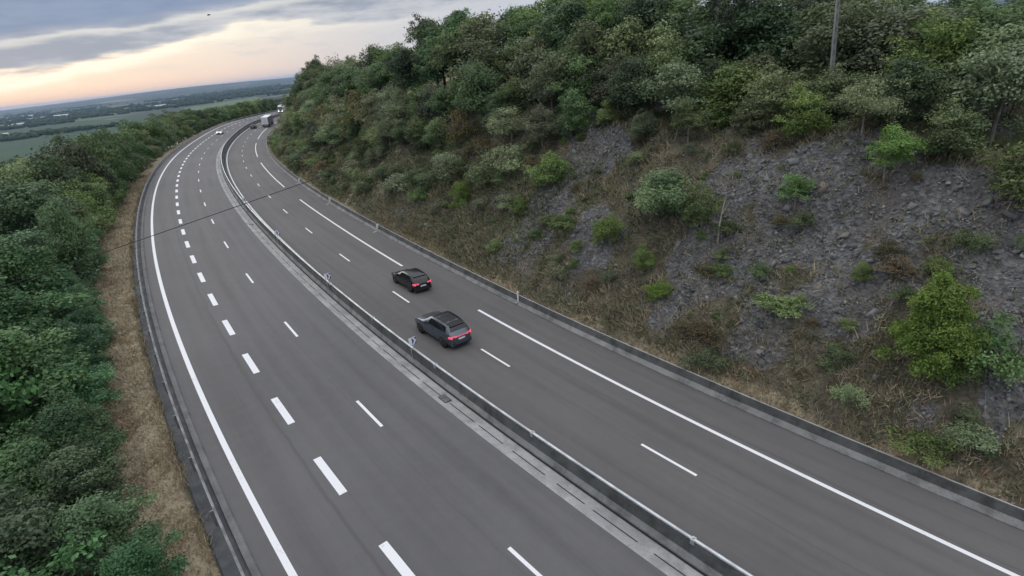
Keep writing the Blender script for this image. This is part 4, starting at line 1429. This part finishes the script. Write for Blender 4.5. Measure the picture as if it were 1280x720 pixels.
for (look, zone, bank), mem in LOW.items():
    mem.sort(key=lambda q_: q_[0])
    for i, (px_, kind, s, d, h, rad) in enumerate(mem):
        which = f'{ORD[min(i, len(ORD) - 1)]} ' if len(mem) > 1 else 'lone '
        plant(kind, s, d, h, rad, f"{which}{look} small shrub{' from the left,' if len(mem) > 1 else ''} {zone}", 'shrub', 'shrub', 'low shrubs on the leafy bank' if bank else 'small shrubs on the slate slope')
# pines and bare trunks at the top
for px, dist, h, nth in ((893, 56, 12.5, 'leftmost'), (905, 66, 14, 'second from left'), (924, 60, 13, 'middle one of five'), (934, 58, 12.5, 'fourth from left'), (950, 64, 13, 'rightmost, nearest to the utility pole')):
    r_ = ray(px, 60)
    q = r_[:2] / np.linalg.norm(r_[:2]) * dist
    s, d = sd_of(np.array(q[0]), np.array(q[1]))
    plant('pine', float(s), float(d), h, 2.3, f'tall pine with bare pale trunk on the hilltop, {nth}', 'tree', 'pine_tree', 'pines on the hilltop', 0.3)
for px, py, h, lean, lab in ((897, 306, 3.4, .12, 'bare pale stick standing on the slate beside the bright leafy bush'), (1188, 92, 4.2, .1, 'bare pale dead trunk among the trees near the right edge'), (1196, 95, 3.6, -.15, 'thinner leaning dead trunk next to the bare pale one')):
    s, d = on_terrain(px, py)
    p = tp(float(s), float(d))
    o = MB().tube([(0, 0, -.3), (lean * .4 * h * .3, 0, h * .4), (lean * h * .6, .05, h * .75), (lean * h, 0, h)], [.055, .045, .035, .012], 6).tube([(lean * h * .5, .03, h * .6), (lean * h + .35, .2, h * .85)], [.025, .008], 5).build('dead_trunk', plain('dead_wood', (0.36, 0.33, 0.28), 0.9, vary=0.2))
    o.location = Vector(p)
    tag(o, lab, 'dead trunk')


# ------------------------------------------------------------------ ground cover nobody could count
def scatter(n, s0, s1, d0, d1, dens, r):
    s = r.uniform(s0, s1, n)
    d = r.uniform(d0, d1, n)
    keep = r.uniform(0, 1, n) < dens(s, d)
    return s[keep], d[keep]


def normals(s, d):
    e = 0.25
    a, b = tp(s + e, d) - tp(s - e, d), tp(s, d + e) - tp(s, d - e)
    n = np.cross(b, a)
    n /= np.linalg.norm(n, axis=1, keepdims=True)
    return n * np.sign(n[:, 2:3])


def stone_stuff():
    r = np.random.default_rng(5)
    s, d = scatter(95000, -26, 58, 12.5, 28, lambda s, d: masks(s, d)[0] * 0.66 + 0.03, r)
    n = len(s)
    p, nr = tp(s, d), normals(s, d)
    nr = nr + rand_dirs(n, r) * 0.45
    nr /= np.linalg.norm(nr, axis=1, keepdims=True)
    t = np.cross(nr, rand_dirs(n, r))
    t /= np.linalg.norm(t, axis=1, keepdims=True)
    b = np.cross(nr, t)
    sz = 0.035 + 0.13 * r.power(0.35, n) * r.uniform(.3, 1, n)
    sz = np.where(r.uniform(0, 1, n) < .006, r.uniform(.16, .34, n), sz)
    L, W, T_ = sz * r.uniform(.7, 1.5, n), sz * r.uniform(.5, 1, n), sz * r.uniform(.12, .4, n)
    c8 = np.array([[x, y, z] for z in (-1, 1) for x, y in ((-1, -1), (1, -1), (1, 1), (-1, 1))], float)
    jit = r.uniform(.6, 1.1, (n, 8, 3))
    q = c8[None] * jit
    V = p[:, None] + q[..., 0:1] * (t * L[:, None])[:, None] + q[..., 1:2] * (b * W[:, None])[:, None] + q[..., 2:3] * (nr * T_[:, None])[:, None]
    f6 = np.array([[3, 2, 1, 0], [4, 5, 6, 7], [0, 1, 5, 4], [1, 2, 6, 5], [2, 3, 7, 6], [3, 0, 4, 7]])
    F = (np.arange(n)[:, None, None] * 8 + f6[None]).reshape(-1, 4)
    m, nn, ll, bs = material('slate_stone', 0.75, spec=0.3)
    at = nd(nn, 'ShaderNodeAttribute', attribute_name='tint')
    ll.new(ramp(nn, ll, at.outputs['Fac'], [(0, (0.07, 0.071, 0.074)), (.5, (0.14, 0.14, 0.143)), (.8, (0.2, 0.199, 0.2)), (.93, (0.18, 0.15, 0.12)), (1, (0.33, 0.325, 0.315))]), bs.inputs['Base Color'])
    o = obj('scree', np_mesh('scree', V.reshape(-1, 3), F, m, attr={'tint': np.repeat(r.uniform(0, 1, n), 8)}), kind='stuff')
    tag(o, 'loose grey slate scree covering the bare part of the cutting', 'scree')


def blade_stuff(name, label, cat, groups, stops, seed, rough=0.8):
    r = np.random.default_rng(seed)
    VV, TT = [], []
    for n, s0, s1, d0, d1, dens, h0, h1, w, lean in groups:
        s, d = scatter(n, s0, s1, d0, d1, dens, r)
        # clump the blades
        k = len(s)
        p = tp(s, d)
        nr = normals(s, d) * 0.5 + np.array([0, 0, 0.6]) + rand_dirs(k, r) * lean
        nr /= np.linalg.norm(nr, axis=1, keepdims=True)
        t = np.cross(nr, rand_dirs(k, r))
        t /= np.linalg.norm(t, axis=1, keepdims=True)
        h = r.uniform(h0, h1, k)[:, None]
        ww = w * r.uniform(.6, 1.4, k)[:, None]
        bend = rand_dirs(k, r) * h * .25
        V = np.stack([p - t * ww - nr * .03, p + t * ww - nr * .03, p + nr * h + bend + t * ww * .3, p + nr * h + bend - t * ww * .3], 1)
        VV.append(V.reshape(-1, 3))
        TT.append(np.repeat(np.clip(fbm(s * .8, d * .8, seed, 3) * .6 + r.uniform(0, .5, k), 0, 1), 4))
    V = np.vstack(VV)
    m, nn, ll, bs = material(name + '_material', rough, spec=0.2)
    at = nd(nn, 'ShaderNodeAttribute', attribute_name='tint')
    ll.new(ramp(nn, ll, at.outputs['Fac'], stops), bs.inputs['Base Color'])
    o = obj(name, np_mesh(name, V, np.arange(len(V)).reshape(-1, 4), m, attr={'tint': np.concatenate(TT)}), kind='stuff')
    tag(o, label, cat)


stone_stuff()
blade_stuff('dry_grass', 'straw-coloured dry grass on the verge and along the foot of the bank', 'grass', [
    (52000, 6, 60, -18.5, -13.3, lambda s, d: masks(s, d)[2] * (0.4 + 0.6 * sstep(fbm(s * 1.3, d * 1.3, 77, 3), .4, .6)), .06, .3, .018, .85),
    (9000, 4, 130, -13.45, -12.98, lambda s, d: sstep(fbm(s * .7, d * .3, 88, 3), .42, .6), .12, .4, .016, .7),
    (12000, 60, 130, -18, -13.3, lambda s, d: masks(s, d)[2], .1, .4, .02, .6),
    (30000, -20, 60, 11.35, 14.5, lambda s, d: .2 + .7 * masks(s, d)[2], .1, .5, .022, .55),
    (30000, 40, 170, 11.4, 20, lambda s, d: .35 * masks(s, d)[2] + .3, .15, .6, .022, .5),
    (120000, -20, 50, 12.2, 28, lambda s, d: (1 - .8 * masks(s, d)[0]) * .75 * sstep(fbm(s * .9, d * .9, 70, 3), .42, .6) + .03, .12, .55, .026, .8),
], [(0, (0.13, 0.1, 0.065)), (.35, (0.22, 0.18, 0.115)), (.65, (0.34, 0.29, 0.195)), (1, (0.5, 0.44, 0.32))], 61)
blade_stuff('weeds', 'low green weeds and brambles growing over the bank', 'weeds', [
    (110000, 30, 180, 11.8, 22, lambda s, d: .35 + .55 * masks(s, d)[1], .1, .5, .05, .9),
    (120000, -22, 50, 11.8, 30, lambda s, d: (.4 + .6 * masks(s, d)[1]) * (1 - .62 * masks(s, d)[0]) * .9 * sstep(fbm(s * .6, d * .6, 90, 3), .4, .56), .08, .4, .045, .95),
    (16000, -12, 120, -24, -15.5, lambda s, d: .2 + .5 * sstep(-d, 16, 18), .08, .4, .03, .8),
], [(0, (0.05, 0.066, 0.032)), (.5, (0.11, 0.132, 0.066)), (1, (0.23, 0.245, 0.14))], 62)
blade_stuff('bracken', 'rust-brown dead bracken and leaf litter in patches on the bank', 'bracken', [
    (26000, -20, 50, 11.8, 20, lambda s, d: masks(s, d)[3] * .7, .05, .25, .03, 1.1),
    (22000, 50, 150, 11.8, 19, lambda s, d: masks(s, d)[3] * .7, .1, .4, .04, 1.0),
    (16000, 6, 100, -18.5, -14.2, lambda s, d: masks(s, d)[3] * .8, .04, .2, .025, 1.1),
], [(0, (0.07, 0.042, 0.028)), (.5, (0.15, 0.09, 0.055)), (1, (0.27, 0.18, 0.12))], 63)
blade_stuff('dead_twigs', 'pale dead twigs and cut branches lying about on the cutting', 'twigs', [
    (2600, -18, 60, 12, 26, lambda s, d: sstep(fbm(s * .7, d * .7, 99, 3), .48, .62) * .8 + .06, .25, 1.1, .011, 1.6),
], [(0, (0.2, 0.18, 0.15)), (.6, (0.34, 0.3, 0.25)), (1, (0.48, 0.43, 0.37))], 64)

# ------------------------------------------------------------------ far plain: woods and white sheds
def far_woods():
    r = np.random.default_rng(15)
    n = 26000
    az = np.radians(r.uniform(-52, -8, n))
    dist = np.exp(r.uniform(math.log(700), math.log(12000), n))
    x, y = np.sin(az) * dist, np.cos(az) * dist
    belt = fbm(x / 520, y / 260, 120, 4)
    keep = (belt > 0.535) & ((dist > 3300) | (belt > .66))
    x, y, dist = x[keep], y[keep], dist[keep]
    n = len(x)
    t = (1 + 5 ** .5) / 2
    ico = np.array([(-1, t, 0), (1, t, 0), (-1, -t, 0), (1, -t, 0), (0, -1, t), (0, 1, t), (0, -1, -t), (0, 1, -t), (t, 0, -1), (t, 0, 1), (-t, 0, -1), (-t, 0, 1)]) / 1.9
    fi = np.array([(0, 11, 5), (0, 5, 1), (0, 1, 7), (0, 7, 10), (0, 10, 11), (1, 5, 9), (5, 11, 4), (11, 10, 2), (10, 7, 6), (7, 1, 8), (3, 9, 4), (3, 4, 2), (3, 2, 6), (3, 6, 8), (3, 8, 9), (4, 9, 5), (2, 4, 11), (6, 2, 10), (8, 6, 7), (9, 8, 1)])
    sz = r.uniform(4, 8, n) * (1 + dist / 5000)
    V = ico[None] * r.uniform(.7, 1.25, (n, 12, 1)) * sz[:, None, None] * np.array([1.2, 1.2, .95])
    V = V + np.stack([x, y, np.full(n, PLAIN_Z + 4.0)], -1)[:, None]
    F = (np.arange(n)[:, None, None] * 12 + fi[None]).reshape(-1, 3)
    m = plain('far_wood', (0.03, 0.05, 0.028), 0.95, vary=.35, scale=0.02, spec=0.1)
    o = obj('far_woods', np_mesh('far_woods', V.reshape(-1, 3), F, m), kind='stuff')
    tag(o, 'dark belts of distant woodland across the plain', 'woodland')


far_woods()
for name_, corners, c_ in (('field', ((-120, 168), (40, 154), (150, 149), (235, 139), (240, 165), (150, 205), (-160, 260)), (0.02, 0.056, 0.03)),
                           ('field', ((95, 146), (140, 140), (150, 142.5), (100, 149)), (0.075, 0.13, 0.06)),
                           ('field', ((225, 136), (320, 121), (330, 124), (250, 139)), (0.09, 0.14, 0.07)),
                           ('field', ((138, 127.5), (185, 122), (190, 123.2), (140, 129)), (0.3, 0.28, 0.22)),
                           ('field', ((252, 114.5), (330, 107), (335, 108), (256, 116)), (0.3, 0.29, 0.24)),
                           ('track', ((-60, 211), (14, 203.5), (16, 205), (-60, 213.5)), (0.4, 0.37, 0.3))):
    pts_ = []
    for px_, py_ in corners:
        r_ = ray(px_, py_)
        k_ = (PLAIN_Z + 0.5 - CAM_H) / r_[2]
        pts_.append((r_[0] * k_, r_[1] * k_, PLAIN_Z + (0.8 if name_ == 'field' else 1.2)))
    g_ = MB().add(pts_, [list(range(len(pts_)))[::-1]])
    o = g_.build(name_, plain('field_' + str(len(bpy.data.materials)), c_, 0.9, vary=.12, scale=0.01, spec=.1))
    if o.data.polygons[0].normal.z < 0:
        o.data.flip_normals()
    o['kind'] = 'structure'
M_SHED = plain('shed_white', (0.75, 0.75, 0.74), 0.6)
M_SHED_R = plain('shed_roof', (0.6, 0.61, 0.63), 0.5)
for px, py, w_, h_, lab in ((52, 149, 60, 9, 'white long shed on the plain near the left edge'), (66, 147.5, 75, 10, 'white long shed second from the left edge of the plain'), (80, 146, 60, 10, 'white long shed right of two others on the plain'),
                            (24, 157, 46, 8, 'small white shed on the plain at the far left'), (10, 160, 40, 8, 'leftmost white shed on the plain'), (200, 133.5, 60, 8, 'white shed on the plain above the left wood'),
                            (36, 146, 70, 9, 'pale shed far out on the plain behind the others'), (8, 170, 14, 7, 'lone small white house in the green field at the left edge')):
    r_ = ray(px, py)
    k = (PLAIN_Z - CAM_H) / r_[2]
    root = empty('farm_shed', Matrix.Translation((r_[0] * k, r_[1] * k, PLAIN_Z)) @ Matrix.Rotation(R(22 + (px * 7) % 30), 4, 'Z'), lab, 'shed', 'white sheds on the plain')
    MB().box((0, 0, h_ / 2 - 2), (w_, w_ * .32, h_ + 4)).build('wall', M_SHED, root)
    MB().add([(-w_ / 2 - 1, -w_ * .17, h_), (w_ / 2 + 1, -w_ * .17, h_), (w_ / 2 + 1, 0, h_ * 1.35), (-w_ / 2 - 1, 0, h_ * 1.35), (-w_ / 2 - 1, w_ * .17, h_), (w_ / 2 + 1, w_ * .17, h_)], [[0, 1, 2, 3], [3, 2, 5, 4], [0, 3, 4], [1, 5, 2], [0, 4, 5, 1]]).build('roof', M_SHED_R, root)

# ------------------------------------------------------------------ evening air
hz = MB().box((0, 0, 0), (53000, 53000, 128)).build('haze', None)
hz.location = (0, 0, 0)
hm = bpy.data.materials.new('haze_air')
hm.use_nodes = True
hm.node_tree.nodes.clear()
pvn = nd(hm.node_tree.nodes, 'ShaderNodeVolumePrincipled', i_Density=0.000045, i_Anisotropy=0.2)
pvn.inputs['Color'].default_value = (0.5, 0.7, 1.0, 1)
ho = hm.node_tree.nodes.new('ShaderNodeOutputMaterial')
hm.node_tree.links.new(pvn.outputs[0], ho.inputs['Volume'])
hz.data.materials.append(hm)
tag(hz, 'thin bluish evening haze over the plain', 'haze', kind='stuff')
